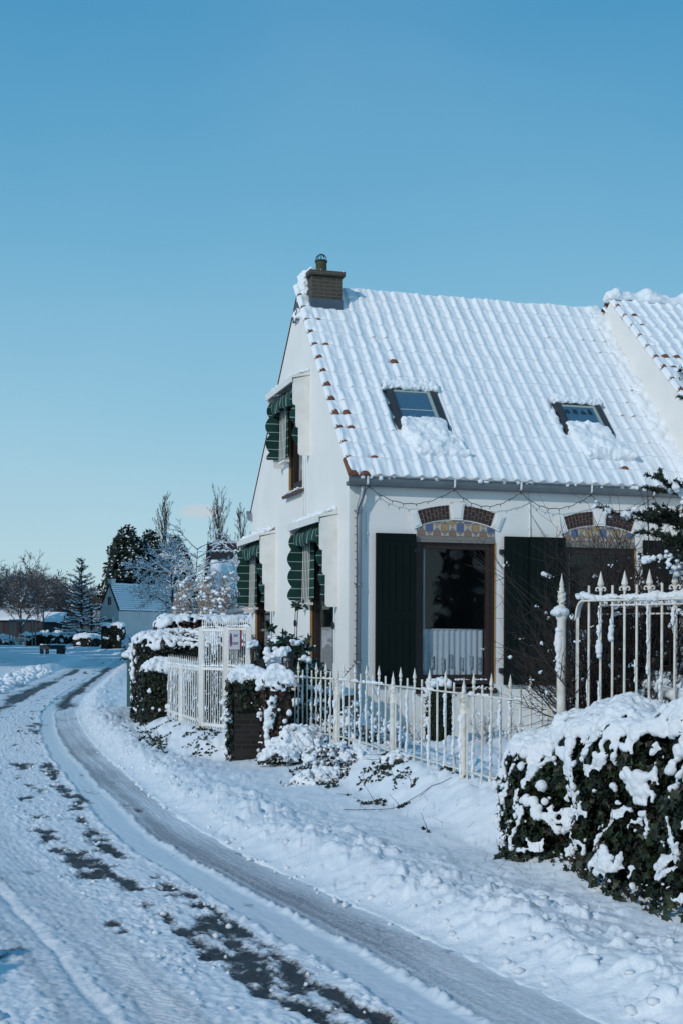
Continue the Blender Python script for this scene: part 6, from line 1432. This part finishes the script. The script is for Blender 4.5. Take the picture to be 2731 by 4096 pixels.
# plank barrier by the bend
def barrier():
    Y = 97; b = base_at(93, Y); b = (b[0], Y, at(93, 1505, Y)[2]); r = root('wooden_barrier', 'weathered wooden barrier with a snow-topped beam beside the lane bend', 'barrier', b, math.radians(-8)); w = 58.5 / F * Y; h = .66
    m = MB(); m.box(0, w, -.09, .09, h - .22, h); m.box(-.02, w + .02, -.14, .14, h, h + .06); bm_ = m.build('beam', greywood, r)
    for x, y, q in ((.0, -.05, .24), (.34, .15, .22), (w - .58, -.05, .16), (w - .44, .0, .26), (w - .2, .2, .12)): m = MB(); m.box(x, x + q, y - .08, y + .08, -.3, h - .22); m.build('post', greywood, r)
    m = MB(); m.bar((w - .1, 0, 0), (w + .1, 0, h - .1), .05, .05); m.build('brace', greywood, r)
    lumps('snow', [(random.uniform(0, w), random.uniform(-.11, .11), h + .07 + random.random() * .05) for _ in range(200)], .06, .025, snow_far, r)
barrier()
def trailer():
    r = root('garden_trailer', 'small dark garden trailer under snow beside the block-shaped hedge', 'trailer', base_at(286, 74), .4); m = MB(); m.box(0, .5, 0, .5, .15, .5); m.build('body', darkwood, r)
    m = MB(); m.bar((0, .2, .4), (-.25, .1, .02), .03, .03); m.build('drawbar', darkwood, r)
    for y in (-.04, .54): m = MB(); m.lathe([(0, -.03), (.15, -.03), (.17, 0), (.15, .03), (0, .03)], (0, 0, 0), 12); o = m.build('wheel', black_iron, r); o.rotation_euler = (pi / 2, 0, 0); o.location = (.25, y, .16)
    lumps('snow', [(random.uniform(0, .5), random.uniform(0, .5), .52 + .05 * random.random()) for _ in range(60)], .06, .025, snow_far, r)
trailer()

# ------------------------------------------------------------------ out of frame: what shades the lane and stands in the window reflections
for i, (x, y, W, H) in enumerate([(-23.5, 60, 5, 22), (-26.5, 69, 5.5, 24), (-30, 80, 5.5, 23), (-34, 92, 6, 24), (-38.5, 104, 6, 24), (-43, 117, 6.5, 25), (-49, 131, 7, 25)]):
    evergreen('tall_conifer', 'tall dark conifer standing left of the lane, outside the picture', (x, y, 0), H, W, 400 + i, 1700, 1.25, lambda z: (1 - z) ** .55, conif, 60, .4, 'conifers left of the lane')
for i, (x, y, W, H) in enumerate([(9, -6, 3.2, 9), (14, -9, 3.5, 11), (25, -8, 3.5, 10)]):
    evergreen('garden_conifer', 'dark garden conifer across the lane, reflected in the front windows', (x, y, 0), H, W, 420 + i, 1500, .9, lambda z: (1 - z) ** .6, conif, 220, .3, 'conifers across the lane')
hedge('shade_hedge', 'unseen hedge added left of the lane near the viewer to shade its corner', 'hedge', (-5.3, 4.2, 0), math.radians(141.5), 3.2, 1.0, 2.1, hedge_d, .09, 1800, OVAL, .04, .08, 300, seed=9)  # unseen, added and sized to cast the shadow on the near left corner
